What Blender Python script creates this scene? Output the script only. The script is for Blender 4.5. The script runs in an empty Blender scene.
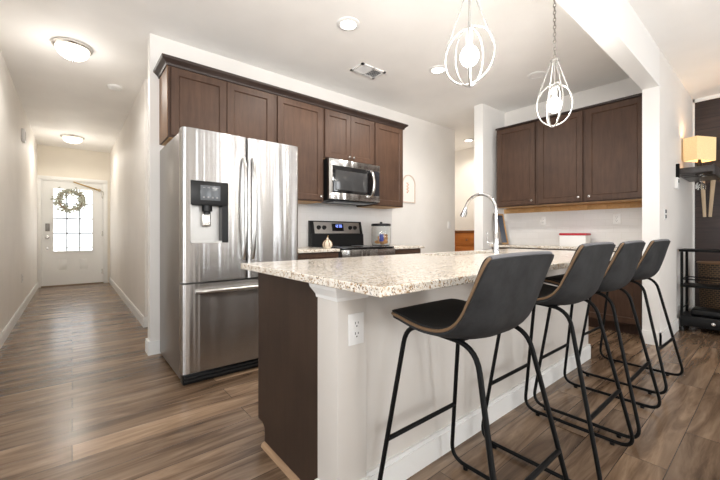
import bpy, bmesh, math, random
from mathutils import Vector, Matrix
PI = math.pi
random.seed(7)
sc = bpy.context.scene
COL = sc.collection

# ------------------------------------------------------------------ camera, world, lights, exposure
CAM_Z = 1.05
YAW = math.radians(39.6)
cd = bpy.data.cameras.new('camera'); cam = bpy.data.objects.new('camera', cd); COL.objects.link(cam)
cam.location = (0, 0, CAM_Z); cam.rotation_euler = (PI/2, 0, -YAW)
cd.sensor_width = 36; cd.lens = 348/720*36; cd.shift_x = 0; cd.shift_y = -6.4/720
cd.clip_start = 0.02
sc.camera = cam
sc.view_settings.view_transform = 'Standard'; sc.view_settings.look = 'None'
sc.view_settings.gamma = 1; sc.view_settings.use_curve_mapping = False
sc.view_settings.exposure = 0.48
w = bpy.data.worlds.new('world'); sc.world = w; w.use_nodes = True
w.node_tree.nodes['Background'].inputs[0].default_value = (0.86, 0.93, 1.0, 1)
w.node_tree.nodes['Background'].inputs[1].default_value = 1.6

def area(name, loc, target, sx, sy, power, col=(1, 1, 1)):
    l = bpy.data.lights.new(name, 'AREA'); l.shape = 'RECTANGLE'; l.size = sx; l.size_y = sy
    l.energy = power; l.color = col
    o = bpy.data.objects.new(name, l); COL.objects.link(o); o.location = loc
    o.rotation_euler = (Vector(target)-Vector(loc)).to_track_quat('-Z', 'Y').to_euler()
    return o
def spot(name, loc, power, col=(1, .95, .88), ang=165, blend=.5, r=.05):
    l = bpy.data.lights.new(name, 'SPOT'); l.energy = power; l.color = col
    l.spot_size = math.radians(ang); l.spot_blend = blend; l.shadow_soft_size = r
    o = bpy.data.objects.new(name, l); COL.objects.link(o); o.location = loc
    return o
def point(name, loc, power, col=(1, .9, .78), r=.05):
    l = bpy.data.lights.new(name, 'POINT'); l.energy = power; l.color = col; l.shadow_soft_size = r
    o = bpy.data.objects.new(name, l); COL.objects.link(o); o.location = loc
    return o
DAY = (0.94, 0.97, 1.0)
# daylight through the living-room windows behind the camera
area('daylight_window_back_left', (-1.1, -3.42, 1.35), (-1.0, 2, 2.6), 1.5, 1.9, 32, DAY)
area('daylight_window_back', (2.05, -3.42, 1.35), (2.05, 2, 2.6), .7, 1.9, 36, DAY)
area('daylight_window_back_right', (4.25, -3.42, 1.35), (4.25, 2, 2.6), .6, 1.9, 40, DAY)
area('daylight_window_left', (-2.85, 0.8, 1.4), (2, 1.0, 2.2), 1.6, 1.7, 40, DAY)
fl = area('ceiling_fill_light', (-.1, -.5, 1.75), (2.2, 2.6, 2.785), .5, .5, 20, (1, .98, .95)); fl.data.spread = math.radians(95)  # added fill with no visible source, brightens the kitchen ceiling
area('floor_fill_light', (2.2, -2.2, .06), (2.2, -2.0, 3), 5.0, 1.6, 45, (1, .97, .93))  # added upward fill near the floor behind the camera, lifts the ceiling
sc.cycles.diffuse_bounces = 8; sc.cycles.max_bounces = 16

CEIL = 2.785
# ------------------------------------------------------------------ material helpers
def new_mat(name):
    m = bpy.data.materials.new(name); m.use_nodes = True
    nt = m.node_tree; b = nt.nodes['Principled BSDF']
    return m, nt, b
def plain(name, col, rough=.5, metal=0, spec=.5, **kw):
    m, nt, b = new_mat(name)
    b.inputs['Base Color'].default_value = (*col, 1); b.inputs['Roughness'].default_value = rough
    b.inputs['Metallic'].default_value = metal; b.inputs['Specular IOR Level'].default_value = spec
    for k, v in kw.items(): b.inputs[k].default_value = v
    return m
def N(nt, t, **kw):
    n = nt.nodes.new(t)
    for k, v in kw.items(): setattr(n, k, v)
    return n
def coords(nt, scale=(1, 1, 1), rot=(0, 0, 0)):
    tc = N(nt, 'ShaderNodeTexCoord'); mp = N(nt, 'ShaderNodeMapping')
    mp.inputs['Scale'].default_value = scale; mp.inputs['Rotation'].default_value = rot
    nt.links.new(tc.outputs['Object'], mp.inputs['Vector']); return mp.outputs['Vector']
def noise(nt, vec, scale, detail=4, rough=.5, dist=0):
    n = N(nt, 'ShaderNodeTexNoise'); n.inputs['Scale'].default_value = scale; n.inputs['Detail'].default_value = detail
    n.inputs['Roughness'].default_value = rough; n.inputs['Distortion'].default_value = dist
    nt.links.new(vec, n.inputs['Vector']); return n
def ramp(nt, fac, stops):
    r = N(nt, 'ShaderNodeValToRGB'); e = r.color_ramp.elements
    while len(e) < len(stops): e.new(.5)
    for el, (p, c) in zip(e, stops): el.position = p; el.color = (*c, 1) if len(c) == 3 else c
    nt.links.new(fac, r.inputs['Fac']); return r.outputs['Color']
def mix(nt, a, b, fac, mode='MIX'):
    m = N(nt, 'ShaderNodeMix', data_type='RGBA', blend_type=mode)
    for s, v in ((m.inputs[6], a), (m.inputs[7], b), (m.inputs[0], fac)):
        if hasattr(v, 'is_output'): nt.links.new(v, s)
        elif isinstance(v, (int, float)): s.default_value = v
        else: s.default_value = (*v, 1)
    return m.outputs[2]
def bump(nt, b, h, strength=.1, dist=.01):
    n = N(nt, 'ShaderNodeBump'); n.inputs['Strength'].default_value = strength; n.inputs['Distance'].default_value = dist
    nt.links.new(h, n.inputs['Height']); nt.links.new(n.outputs['Normal'], b.inputs['Normal'])
def paint(name, col, rough=.6, v=.03):
    m, nt, b = new_mat(name); vec = coords(nt)
    n = noise(nt, vec, 2.2, 3)
    c = ramp(nt, n.outputs['Fac'], [(.3, tuple(x*(1-v) for x in col)), (.7, tuple(min(1, x*(1+v)) for x in col))])
    nt.links.new(c, b.inputs['Base Color']); b.inputs['Roughness'].default_value = rough
    n2 = noise(nt, vec, 260, 2); bump(nt, b, n2.outputs['Fac'], .05, .002)
    return m
def wood(name, dark, light, rough=.4, scale=(22, 22, 2.2), coat=0):
    m, nt, b = new_mat(name); vec = coords(nt, scale)
    n = noise(nt, vec, 1.6, 6, .6, .6); vec2 = coords(nt); n2 = noise(nt, vec2, 3.2, 3)
    c1 = ramp(nt, n.outputs['Fac'], [(.15, dark), (.85, light)])
    c2 = ramp(nt, n2.outputs['Fac'], [(.3, (.72, .72, .74)), (.7, (1, 1, 1))])
    nt.links.new(mix(nt, c1, c2, 1.0, 'MULTIPLY'), b.inputs['Base Color'])
    b.inputs['Roughness'].default_value = rough; b.inputs['Coat Weight'].default_value = coat; b.inputs['Specular IOR Level'].default_value = .3
    bump(nt, b, n.outputs['Fac'], .06, .002)
    return m
def emit(name, col, s):
    m, nt, b = new_mat(name); b.inputs['Base Color'].default_value = (*col, 1)
    b.inputs['Emission Color'].default_value = (*col, 1); b.inputs['Emission Strength'].default_value = s; return m
def brushed(name, col, rough, aniso, rot=.0):
    m, nt, b = new_mat(name); b.inputs['Metallic'].default_value = 1
    vec = coords(nt, (1.2, 1.2, 160)); n = noise(nt, vec, 1.5, 4)
    c = ramp(nt, n.outputs['Fac'], [(.2, tuple(x*.92 for x in col)), (.8, col)])
    nt.links.new(c, b.inputs['Base Color']); b.inputs['Roughness'].default_value = rough
    b.inputs['Anisotropic'].default_value = aniso; b.inputs['Anisotropic Rotation'].default_value = rot
    t = N(nt, 'ShaderNodeTangent', direction_type='RADIAL', axis='Z'); nt.links.new(t.outputs[0], b.inputs['Tangent'])
    vw = coords(nt, (7.5, 7.5, .25)); nw = noise(nt, vw, 1.2, 1.5); bump(nt, b, nw.outputs['Fac'], .5, .03)
    return m

M = {}
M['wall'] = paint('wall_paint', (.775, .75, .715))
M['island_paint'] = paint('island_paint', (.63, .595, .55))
M['hall_wall'] = paint('hall_wall_paint', (.82, .79, .75))
M['end_wall'] = paint('hall_end_paint', (.78, .73, .64))
M['ceil'] = paint('ceiling_paint', (.90, .885, .86))
M['trim'] = paint('white_trim_paint', (.82, .82, .80), .35, .01)
M['beam'] = paint('beam_paint', (.80, .79, .77), .5, .01)
M['cab'] = wood('dark_stained_maple', (.047, .024, .0145), (.105, .057, .036), .5)
M['cab_frame'] = wood('dark_stained_maple_frame', (.044, .023, .0145), (.096, .053, .034), .5)
M['cab_side'] = wood('dark_panel_laminate', (.036, .021, .014), (.055, .033, .022), .5)
M['cab_end_lit'] = wood('stained_end_lit', (.16, .08, .035), (.30, .16, .075), .45)  # same stained wood, with the hall lamp's warm light put into the colour
M['crown'] = wood('dark_crown_wood', (.030, .019, .015), (.052, .034, .028), .4, (2.2, 22, 22))
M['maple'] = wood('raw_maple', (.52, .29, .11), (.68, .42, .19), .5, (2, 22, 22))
M['quarter'] = wood('oak_quarter_round', (.36, .22, .12), (.5, .33, .2), .5, (22, 2, 22))
M['steel'] = brushed('brushed_stainless', (.52, .51, .50), .27, .92, .25)
M['steel_plain'] = plain('satin_steel', (.62, .61, .59), .28, 1)
M['steel_side'] = plain('fridge_side_grey', (.30, .285, .27), .34, .85)
M['chrome'] = plain('chrome', (.82, .82, .82), .1, 1)
M['nickel'] = plain('brushed_nickel', (.70, .68, .65), .25, 1)
M['pale_metal'] = plain('pale_weathered_metal', (.42, .41, .39), .45, .6)
M['chain'] = plain('aged_nickel_chain', (.40, .38, .35), .4, .8)
M['black_gloss'] = plain('black_glass', (.008, .008, .009), .08)
M['black_plastic'] = plain('black_plastic', (.006, .006, .0065), .4, 0, .3)
M['black_metal'] = plain('black_powder_coat', (.004, .004, .004), .45, 0, .15)
M['grey_plastic'] = plain('grey_plastic', (.10, .105, .11), .3)
M['dark_recess'] = plain('dispenser_grey', (.55, .54, .52), .35, .35)
M['white_plastic'] = plain('white_plastic', (.80, .80, .79), .35)
M['slot'] = plain('dark_slot', (.02, .02, .02), .6)
M['bulb'] = emit('lit_bulb', (1, .97, .92), 9)
M['lens'] = emit('lit_lens', (1, .97, .92), 6)
M['dome'] = emit('lit_dome', (1, .94, .84), 1.3)
M['dome_warm'] = emit('lit_dome_warm', (1, .92, .78), .85)
M['offlens'] = plain('unlit_lens', (.88, .87, .85), .4)
M['daylight'] = emit('daylit_glass', (.93, .97, 1.0), 1.5)
M['blue_led'] = emit('blue_digits', (.25, .35, 1.0), 2.0)
M['screen'] = plain('grey_screen', (.10, .11, .12), .2)
M['pot_glass'] = plain('clear_glass', (.95, .97, .97), .03, 0, .5, **{'Transmission Weight': 1.0, 'IOR': 1.3})
M['gold'] = plain('aged_gold', (.55, .38, .16), .35, .8)
M['tan'] = plain('tan_stitching', (.17, .10, .05), .6)
M['red'] = plain('red_lid', (.45, .02, .035), .4)
M['dresser'] = wood('orange_wood', (.42, .12, .02), (.66, .24, .05), .35, (2, 2, 20))
M['dresser_top'] = wood('orange_wood_top', (.16, .06, .02), (.28, .11, .04), .35, (2, 20, 20))
M['pale_wood'] = wood('pale_batten_wood', (.62, .46, .29), (.82, .66, .46), .5)
M['shelf_wood'] = wood('charcoal_shelf_wood', (.035, .03, .028), (.09, .08, .075), .35, (2, 20, 20))
M['cookie'] = plain('baked_cookie', (.62, .33, .14), .8)
M['foil'] = plain('blue_packet', (.05, .07, .35), .4)
M['cream'] = plain('cream_ceramic', (.74, .66, .54), .4)
M['brown'] = plain('brown_ceramic', (.22, .12, .06), .5)
M['paper'] = plain('off_white_paper', (.83, .79, .74), .8)
M['rust'] = plain('rust_print', (.55, .26, .13), .8)
M['blush'] = plain('blush_wood_frame', (.62, .50, .42), .5)
M['leaf'] = plain('dried_leaf', (.42, .43, .35), .7)
M['berry'] = plain('dried_berry', (.42, .30, .20), .7)
M['twig'] = plain('twig', (.28, .21, .15), .8)
M['navy'] = plain('dark_blue_glass', (.02, .035, .07), .12)
M['frame_grey'] = plain('grey_brown_wood', (.23, .19, .16), .5)
M['cushion_grey'] = plain('grey_upholstery', (.16, .16, .17), .9)

def m_leather(name, lo, hi):
    m, nt, b = new_mat(name); vec = coords(nt)
    n = noise(nt, vec, 9, 5, .65, .3)
    c = ramp(nt, n.outputs['Fac'], [(.3, lo), (.72, hi)])
    nt.links.new(c, b.inputs['Base Color']); b.inputs['Roughness'].default_value = .68; b.inputs['Specular IOR Level'].default_value = .3
    n2 = noise(nt, vec, 220, 2); bump(nt, b, n2.outputs['Fac'], .12, .002); return m
M['leather'] = m_leather('charcoal_leather', (.009, .0095, .010), (.034, .035, .037))
M['leather_seat'] = m_leather('black_leather', (.007, .007, .007), (.014, .014, .014))

def m_floor():
    m, nt, b = new_mat('wood_plank_floor')
    vec = coords(nt)
    br = N(nt, 'ShaderNodeTexBrick'); br.offset = .37; br.offset_frequency = 2; br.squash = 1
    nt.links.new(vec, br.inputs['Vector'])
    br.inputs['Scale'].default_value = 1; br.inputs['Brick Width'].default_value = 1.25; br.inputs['Row Height'].default_value = .16
    br.inputs['Mortar Size'].default_value = .0016; br.inputs['Mortar Smooth'].default_value = .1; br.inputs['Bias'].default_value = 0
    br.inputs['Color1'].default_value = (0, 0, 0, 1); br.inputs['Color2'].default_value = (1, 1, 1, 1); br.inputs['Mortar'].default_value = (.5, .5, .5, 1)
    # per-plank offset of the grain
    sep = N(nt, 'ShaderNodeSeparateXYZ'); nt.links.new(vec, sep.inputs[0])
    off = N(nt, 'ShaderNodeMath', operation='MULTIPLY'); off.inputs[1].default_value = 37.0
    bw = N(nt, 'ShaderNodeRGBToBW'); nt.links.new(br.outputs['Color'], bw.inputs[0]); nt.links.new(bw.outputs[0], off.inputs[0])
    add = N(nt, 'ShaderNodeMath', operation='ADD'); nt.links.new(sep.outputs[2], add.inputs[0]); nt.links.new(off.outputs[0], add.inputs[1])
    comb = N(nt, 'ShaderNodeCombineXYZ'); nt.links.new(sep.outputs[0], comb.inputs[0]); nt.links.new(sep.outputs[1], comb.inputs[1]); nt.links.new(add.outputs[0], comb.inputs[2])
    mp = N(nt, 'ShaderNodeMapping'); mp.inputs['Scale'].default_value = (1.3, 11, 1); nt.links.new(comb.outputs[0], mp.inputs['Vector'])
    n1 = noise(nt, mp.outputs[0], 1.1, 5, .6, .8)
    mp2 = N(nt, 'ShaderNodeMapping'); mp2.inputs['Scale'].default_value = (3, 70, 1); nt.links.new(comb.outputs[0], mp2.inputs['Vector'])
    n2 = noise(nt, mp2.outputs[0], 1.0, 4, .6)
    base = ramp(nt, n1.outputs['Fac'], [(.27, (.070, .041, .024)), (.43, (.175, .112, .069)), (.58, (.30, .205, .135)), (.76, (.47, .345, .24))])
    fine = ramp(nt, n2.outputs['Fac'], [(.3, (.84, .84, .83)), (.7, (1.04, 1.04, 1.04))])
    c = mix(nt, base, fine, 1.0, 'MULTIPLY')
    tint = ramp(nt, bw.outputs[0], [(0, (.66, .64, .63)), (1, (1.15, 1.12, 1.08))])
    c = mix(nt, c, tint, 1.0, 'MULTIPLY')
    c = mix(nt, c, (.05, .032, .022), br.outputs['Fac'])
    nt.links.new(c, b.inputs['Base Color'])
    rr = ramp(nt, n2.outputs['Fac'], [(.2, (.23, .23, .23)), (.8, (.28, .28, .28))]); nt.links.new(rr, b.inputs['Roughness'])
    inv = N(nt, 'ShaderNodeMath', operation='SUBTRACT'); inv.inputs[0].default_value = 1; nt.links.new(br.outputs['Fac'], inv.inputs[1])
    bump(nt, b, inv.outputs[0], .25, .002)
    return m
M['floor'] = m_floor()

def m_granite():
    m, nt, b = new_mat('speckled_granite'); vec = coords(nt)
    n1 = noise(nt, vec, 26, 5, .7, .5)
    base = ramp(nt, n1.outputs['Fac'], [(.28, (.54, .46, .37)), (.42, (.72, .67, .59)), (.6, (.83, .79, .72)), (.8, (.70, .67, .62))])
    v = N(nt, 'ShaderNodeTexVoronoi'); v.inputs['Scale'].default_value = 210; nt.links.new(vec, v.inputs['Vector'])
    bw = N(nt, 'ShaderNodeRGBToBW'); nt.links.new(v.outputs['Color'], bw.inputs[0])
    sp = ramp(nt, bw.outputs[0], [(.0, (.05, .04, .035)), (.17, (.07, .055, .045)), (.21, (.44, .29, .17)), (.36, (.68, .53, .37)), (.44, (1, 1, 1)), (1, (1, 1, 1))])
    c = mix(nt, base, sp, 1.0, 'MULTIPLY')
    n3 = noise(nt, vec, 55, 3, .6); f = ramp(nt, n3.outputs['Fac'], [(.52, (0, 0, 0)), (.62, (1, 1, 1))])
    bwf = N(nt, 'ShaderNodeRGBToBW'); nt.links.new(f, bwf.inputs[0])
    c = mix(nt, c, base, bwf.outputs[0])
    nt.links.new(c, b.inputs['Base Color']); b.inputs['Roughness'].default_value = .14
    return m
M['granite'] = m_granite()
def m_tile():
    m, nt, b = new_mat('subway_tile'); tc = N(nt, 'ShaderNodeTexCoord'); sep = N(nt, 'ShaderNodeSeparateXYZ')
    nt.links.new(tc.outputs['Object'], sep.inputs[0])
    add = N(nt, 'ShaderNodeMath', operation='ADD'); nt.links.new(sep.outputs[0], add.inputs[0]); nt.links.new(sep.outputs[1], add.inputs[1])
    comb = N(nt, 'ShaderNodeCombineXYZ'); nt.links.new(add.outputs[0], comb.inputs[0]); nt.links.new(sep.outputs[2], comb.inputs[1])
    br = N(nt, 'ShaderNodeTexBrick'); nt.links.new(comb.outputs[0], br.inputs['Vector']); br.inputs['Scale'].default_value = 1
    br.inputs['Brick Width'].default_value = .152; br.inputs['Row Height'].default_value = .076; br.inputs['Mortar Size'].default_value = .0018
    br.inputs['Color1'].default_value = (.72, .71, .70, 1); br.inputs['Color2'].default_value = (.69, .68, .67, 1); br.inputs['Mortar'].default_value = (.66, .65, .63, 1)
    nt.links.new(br.outputs['Color'], b.inputs['Base Color']); b.inputs['Roughness'].default_value = .18; return m
M['tile'] = m_tile()
def m_darkwood():
    m, nt, b = new_mat('dark_reclaimed_boards'); tc = N(nt, 'ShaderNodeTexCoord'); sep = N(nt, 'ShaderNodeSeparateXYZ')
    nt.links.new(tc.outputs['Object'], sep.inputs[0])
    comb = N(nt, 'ShaderNodeCombineXYZ'); nt.links.new(sep.outputs[1], comb.inputs[0]); nt.links.new(sep.outputs[2], comb.inputs[1])
    br = N(nt, 'ShaderNodeTexBrick'); nt.links.new(comb.outputs[0], br.inputs['Vector']); br.inputs['Scale'].default_value = 1
    br.inputs['Brick Width'].default_value = .9; br.inputs['Row Height'].default_value = .14; br.inputs['Mortar Size'].default_value = .003
    br.inputs['Color1'].default_value = (.030, .016, .013, 1); br.inputs['Color2'].default_value = (.058, .033, .026, 1); br.inputs['Mortar'].default_value = (.01, .006, .005, 1)
    vec = coords(nt, (2, 3, 30)); n = noise(nt, vec, 1.5, 5); c = ramp(nt, n.outputs['Fac'], [(.3, (.65, .65, .65)), (.7, (1.2, 1.2, 1.2))])
    nt.links.new(mix(nt, br.outputs['Color'], c, 1.0, 'MULTIPLY'), b.inputs['Base Color']); b.inputs['Roughness'].default_value = .45; return m
M['boards'] = m_darkwood()
def m_wicker():
    m, nt, b = new_mat('dark_wicker'); tc = N(nt, 'ShaderNodeTexCoord'); sep = N(nt, 'ShaderNodeSeparateXYZ')
    nt.links.new(tc.outputs['Object'], sep.inputs[0])
    at = N(nt, 'ShaderNodeMath', operation='ARCTAN2'); nt.links.new(sep.outputs[1], at.inputs[0]); nt.links.new(sep.outputs[0], at.inputs[1])
    mu = N(nt, 'ShaderNodeMath', operation='MULTIPLY'); mu.inputs[1].default_value = .16; nt.links.new(at.outputs[0], mu.inputs[0])
    comb = N(nt, 'ShaderNodeCombineXYZ'); nt.links.new(mu.outputs[0], comb.inputs[0]); nt.links.new(sep.outputs[2], comb.inputs[1])
    br = N(nt, 'ShaderNodeTexBrick'); nt.links.new(comb.outputs[0], br.inputs['Vector']); br.inputs['Scale'].default_value = 1
    br.inputs['Brick Width'].default_value = .036; br.inputs['Row Height'].default_value = .022; br.inputs['Mortar Size'].default_value = .003
    br.inputs['Mortar Smooth'].default_value = .4
    br.inputs['Color1'].default_value = (.020, .012, .008, 1); br.inputs['Color2'].default_value = (.03, .018, .01, 1); br.inputs['Mortar'].default_value = (.24, .14, .06, 1)
    nt.links.new(br.outputs['Color'], b.inputs['Base Color']); b.inputs['Roughness'].default_value = .55
    bump(nt, b, br.outputs['Fac'], .5, .006); return m
M['wicker'] = m_wicker()
def m_shade():
    m, nt, b = new_mat('warm_linen_shade'); vec = coords(nt, (90, 90, 240)); n = noise(nt, vec, 1, 2)
    c = ramp(nt, n.outputs['Fac'], [(.3, (.70, .48, .24)), (.7, (.82, .60, .33))])
    nt.links.new(c, b.inputs['Base Color']); nt.links.new(c, b.inputs['Emission Color']); b.inputs['Emission Strength'].default_value = .38
    b.inputs['Roughness'].default_value = .8; return m
M['shade'] = m_shade()

# ------------------------------------------------------------------ mesh helpers
def B(): return bmesh.new()
def box(bm, x0, x1, y0, y1, z0, z1, bev=0, seg=2):
    t = bmesh.new(); bmesh.ops.create_cube(t, size=1)
    for v in t.verts: v.co = Vector(((x0+x1)/2+v.co.x*(x1-x0), (y0+y1)/2+v.co.y*(y1-y0), (z0+z1)/2+v.co.z*(z1-z0)))
    if bev: bmesh.ops.bevel(t, geom=list(t.edges), offset=bev, segments=seg, affect='EDGES', profile=.5)
    return merge(bm, t)
def merge(bm, t, mat=None):
    if mat is not None: bmesh.ops.transform(t, matrix=mat, verts=t.verts)
    me = bpy.data.meshes.new('tmp'); t.to_mesh(me); t.free(); bm.from_mesh(me); bpy.data.meshes.remove(me); return bm
def lathe(bm, prof, c=(0, 0, 0), n=24, sx=1, sy=1):
    rings = []
    for r, z in prof:
        if r < 1e-5: rings.append([bm.verts.new((c[0], c[1], c[2]+z))])
        else: rings.append([bm.verts.new((c[0]+r*sx*math.cos(2*PI*k/n), c[1]+r*sy*math.sin(2*PI*k/n), c[2]+z)) for k in range(n)])
    for a, b in zip(rings, rings[1:]):
        for k in range(n):
            q = [a[k % len(a)], a[(k+1) % len(a)], b[(k+1) % len(b)], b[k % len(b)]]
            q2 = []
            for v in q:
                if v not in q2: q2.append(v)
            if len(q2) > 2:
                try: bm.faces.new(q2)
                except ValueError: pass
    for r in (rings[0], rings[-1]):
        if len(r) > 2: bm.faces.new(r)
    return bm
def tube(bm, pts, r, n=8, closed=False, sq=None):
    P = [Vector(p) for p in pts]; m = len(P); tang = []
    for i in range(m):
        a = P[(i-1) % m] if (closed or i) else P[i]; b = P[(i+1) % m] if (closed or i < m-1) else P[i]
        tang.append((b-a).normalized())
    t0 = tang[0]; u = t0.orthogonal().normalized()
    if abs(t0.z) < .9: u = (Vector((0, 0, 1))-t0*t0.z).normalized()
    rings = []
    for i in range(m):
        t = tang[i]
        if i:
            q = tang[i-1].rotation_difference(t); u = q @ u
        u = (u-t*u.dot(t)).normalized(); v = t.cross(u)
        rr = r[i] if isinstance(r, (list, tuple)) else r
        rings.append([bm.verts.new(P[i]+(u*math.cos(2*PI*k/n)+v*math.sin(2*PI*k/n))*rr) for k in range(n)])
    pairs = list(zip(rings, rings[1:]))
    for a, b in pairs:
        for k in range(n): bm.faces.new((a[k], a[(k+1) % n], b[(k+1) % n], b[k]))
    if closed:
        a, b = rings[-1], rings[0]
        best = min(range(n), key=lambda s: (a[0].co-b[s].co).length)
        for k in range(n): bm.faces.new((a[k], a[(k+1) % n], b[(k+1+best) % n], b[(k+best) % n]))
    else:
        bm.faces.new(rings[0][::-1]); bm.faces.new(rings[-1])
    return bm
def fillet(pts, r, closed=False, n=6):
    P = [Vector(p) for p in pts]; out = []; m = len(P)
    for i in range(m):
        if not closed and i in (0, m-1): out.append(P[i]); continue
        a, p, b = P[(i-1) % m], P[i], P[(i+1) % m]
        d = min(r, (a-p).length*.45, (b-p).length*.45)
        s = p+(a-p).normalized()*d; e = p+(b-p).normalized()*d
        for k in range(n+1):
            t = k/n; out.append(s*(1-t)**2+p*2*t*(1-t)+e*t*t)
    return out
def prism(bm, poly, axis, a, b):
    """extrude a 2-D polygon along an axis: axis x -> (y,z), y -> (x,z), z -> (x,y)"""
    def P(p, t): return (t, *p) if axis == 'x' else (p[0], t, p[1]) if axis == 'y' else (p[0], p[1], t)
    A = [bm.verts.new(P(p, a)) for p in poly]; Bv = [bm.verts.new(P(p, b)) for p in poly]
    n = len(poly)
    for i in range(n): bm.faces.new((A[i], A[(i+1) % n], Bv[(i+1) % n], Bv[i]))
    bm.faces.new(A[::-1]); bm.faces.new(Bv); return bm
def world_loc(o):
    v = Vector((0, 0, 0))
    while o is not None: v = v+o.location; o = o.parent
    return v
def obj(name, bm, mat, parent=None, local=False, smooth=True, ang=38):
    if parent is not None and not local:
        bmesh.ops.translate(bm, vec=-world_loc(parent), verts=bm.verts)
    bmesh.ops.recalc_face_normals(bm, faces=bm.faces)
    if smooth:
        lim = math.radians(ang)
        for f in bm.faces: f.smooth = True
        for e in bm.edges:
            if len(e.link_faces) != 2 or e.calc_face_angle(0) > lim: e.smooth = False
    me = bpy.data.meshes.new(name); bm.to_mesh(me); bm.free()
    me.materials.append(M[mat] if isinstance(mat, str) else mat)
    o = bpy.data.objects.new(name, me); COL.objects.link(o)
    if parent is not None: o.parent = parent
    return o
def thing(name, label, cat, loc=(0, 0, 0), rz=0, group=None):
    o = bpy.data.objects.new(name, None); COL.objects.link(o); o.empty_display_size = .05
    o.location = loc; o.rotation_euler = (0, 0, rz); o['label'] = label; o['category'] = cat
    if group: o['group'] = group
    return o
def solo(name, bm, mat, label, cat, loc, group=None, **kw):
    """a thing that is one mesh: geometry given in world space, origin at its base"""
    bmesh.ops.translate(bm, vec=-Vector(loc), verts=bm.verts)
    o = obj(name, bm, mat, **kw); o.location = loc; o['label'] = label; o['category'] = cat
    if group: o['group'] = group
    return o
def struct(name, bm, mat, label=None, parent=None, **kw):
    o = obj(name, bm, mat, parent, **kw)
    if parent is None: o['kind'] = 'structure'
    if label: o['label'] = label; o['category'] = name.split('_')[0]
    return o
def copy_tree(o, parent=None):
    c = o.copy(); COL.objects.link(c)
    if parent is not None: c.parent = parent
    for ch in list(o.children): copy_tree(ch, c)
    return c

# ------------------------------------------------------------------ structure
X0, X1, Y0, Y1 = -2.6, 6.23, -3.2, 9.2
b = B(); box(b, X0-.1, X1+.1, Y0-.1, Y1+.1, -.1, 0); struct('floor', b, 'floor', 'brown wood plank floor')
b = B(); box(b, X0-.1, X1+.1, Y0-.1, Y1+.1, CEIL, CEIL+.1); struct('ceiling', b, 'ceil', 'white painted ceiling')
b = B(); box(b, -.64, -.52, 3.0, Y1, 0, CEIL); struct('wall_left', b, 'hall_wall', 'left wall of the entry hall')
b = B(); box(b, .63, .75, 4.55, Y1, 0, CEIL); struct('wall_right', b, 'hall_wall', 'right wall of the entry hall')
# hall end wall around the front door (opening x -.47...52, z 0..2.115)
DX0, DX1, DZ = -.47, .515, 2.115
b = B()
box(b, -.64, DX0, Y1, Y1+.12, 0, CEIL); box(b, DX1, .75, Y1, Y1+.12, 0, CEIL); box(b, DX0, DX1, Y1, Y1+.12, DZ, CEIL)
struct('wall_end', b, 'end_wall', 'end wall of the entry hall around the front door')
b = B(); box(b, .52, 4.94, 3.48, 3.60, 0, CEIL); struct('wall_kitchen', b, 'wall', 'kitchen wall behind the range')
# side passage off the hall
b = B(); box(b, 1.7, 1.82, 3.6, 4.55, 0, CEIL); struct('wall_passage', b, 'hall_wall')
b = B(); box(b, .75, 1.7, 4.55, 4.67, 0, CEIL); struct('wall_passage_side', b, 'hall_wall')
# far room beyond the kitchen opening
b = B(); box(b, 4.94, X1+.1, 5.2, 5.32, 0, CEIL); struct('wall_far_side', b, 'hall_wall')
b = B(); box(b, 4.82, 4.94, 3.6, 5.32, 0, CEIL); struct('wall_far_return', b, 'hall_wall')
b = B(); box(b, X1, X1+.1, .85, 5.2, 0, CEIL); struct('wall_far', b, 'hall_wall')
b = B(); box(b, 4.79, 4.91, .85, 2.53, 0, CEIL); struct('wall_backsplash', b, 'wall', 'kitchen end wall above the low counter')
b = B(); box(b, 4.22, 4.91, 2.53, 2.66, 0, CEIL); struct('wall_stub', b, 'beam', 'white stub wall beside the low counter')
b = B(); box(b, 4.25, X1, .725, .85, 0, CEIL); struct('wall_dividing', b, 'wall', 'pale wall carrying the lamp shelf')
b = B(); box(b, X0, 4.25, .725, .85, 2.434, CEIL); struct('trim_1', b, 'beam', 'white dropped beam over the island')
b = B(); box(b, 4.238, 4.25, .723, .852, 0, 2.434); struct('trim_2', b, 'beam', 'white end face of the dividing wall under the beam')
b = B(); box(b, X1, X1+.1, Y0, .725, 0, CEIL); struct('wall_living', b, 'wall')
b = B(); box(b, X1-.03, X1, Y0+.02, .707, 0, 2.74); struct('wall_panelling', b, 'boards', 'dark stained board feature wall')
b = B(); box(b, X1-.045, X1, .707, .725, 0, CEIL); box(b, X1-.045, X1, Y0+.02, .725, 2.74, CEIL); struct('trim_3', b, 'trim')
# outer walls behind the camera with window openings
def wall_with_windows(name, a0, a1, fixed, th, opens, along):
    b = B(); z0, z1 = .4, 2.3; cur = a0
    for s, e in opens:
        seg = [(cur, s, 0, CEIL), (s, e, 0, z0), (s, e, z1, CEIL)]
        for p in seg:
            if along == 'x': box(b, p[0], p[1], fixed-th, fixed, p[2], p[3])
            else: box(b, fixed-th, fixed, p[0], p[1], p[2], p[3])
        cur = e
    if along == 'x': box(b, cur, a1, fixed-th, fixed, 0, CEIL)
    else: box(b, fixed-th, fixed, cur, a1, 0, CEIL)
    return struct(name, b, 'wall')
wall_with_windows('wall_back', X0, X1, Y0, .12, [(-1.85, -.35), (1.7, 2.4), (3.95, 4.55)], 'x')
wall_with_windows('wall_outer', Y0, 3.0, X0, .12, [(0, 1.6)], 'y')
b = B(); box(b, X0, -.52, 3.0, 3.12, 0, CEIL); struct('wall_outer_end', b, 'wall')
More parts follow.
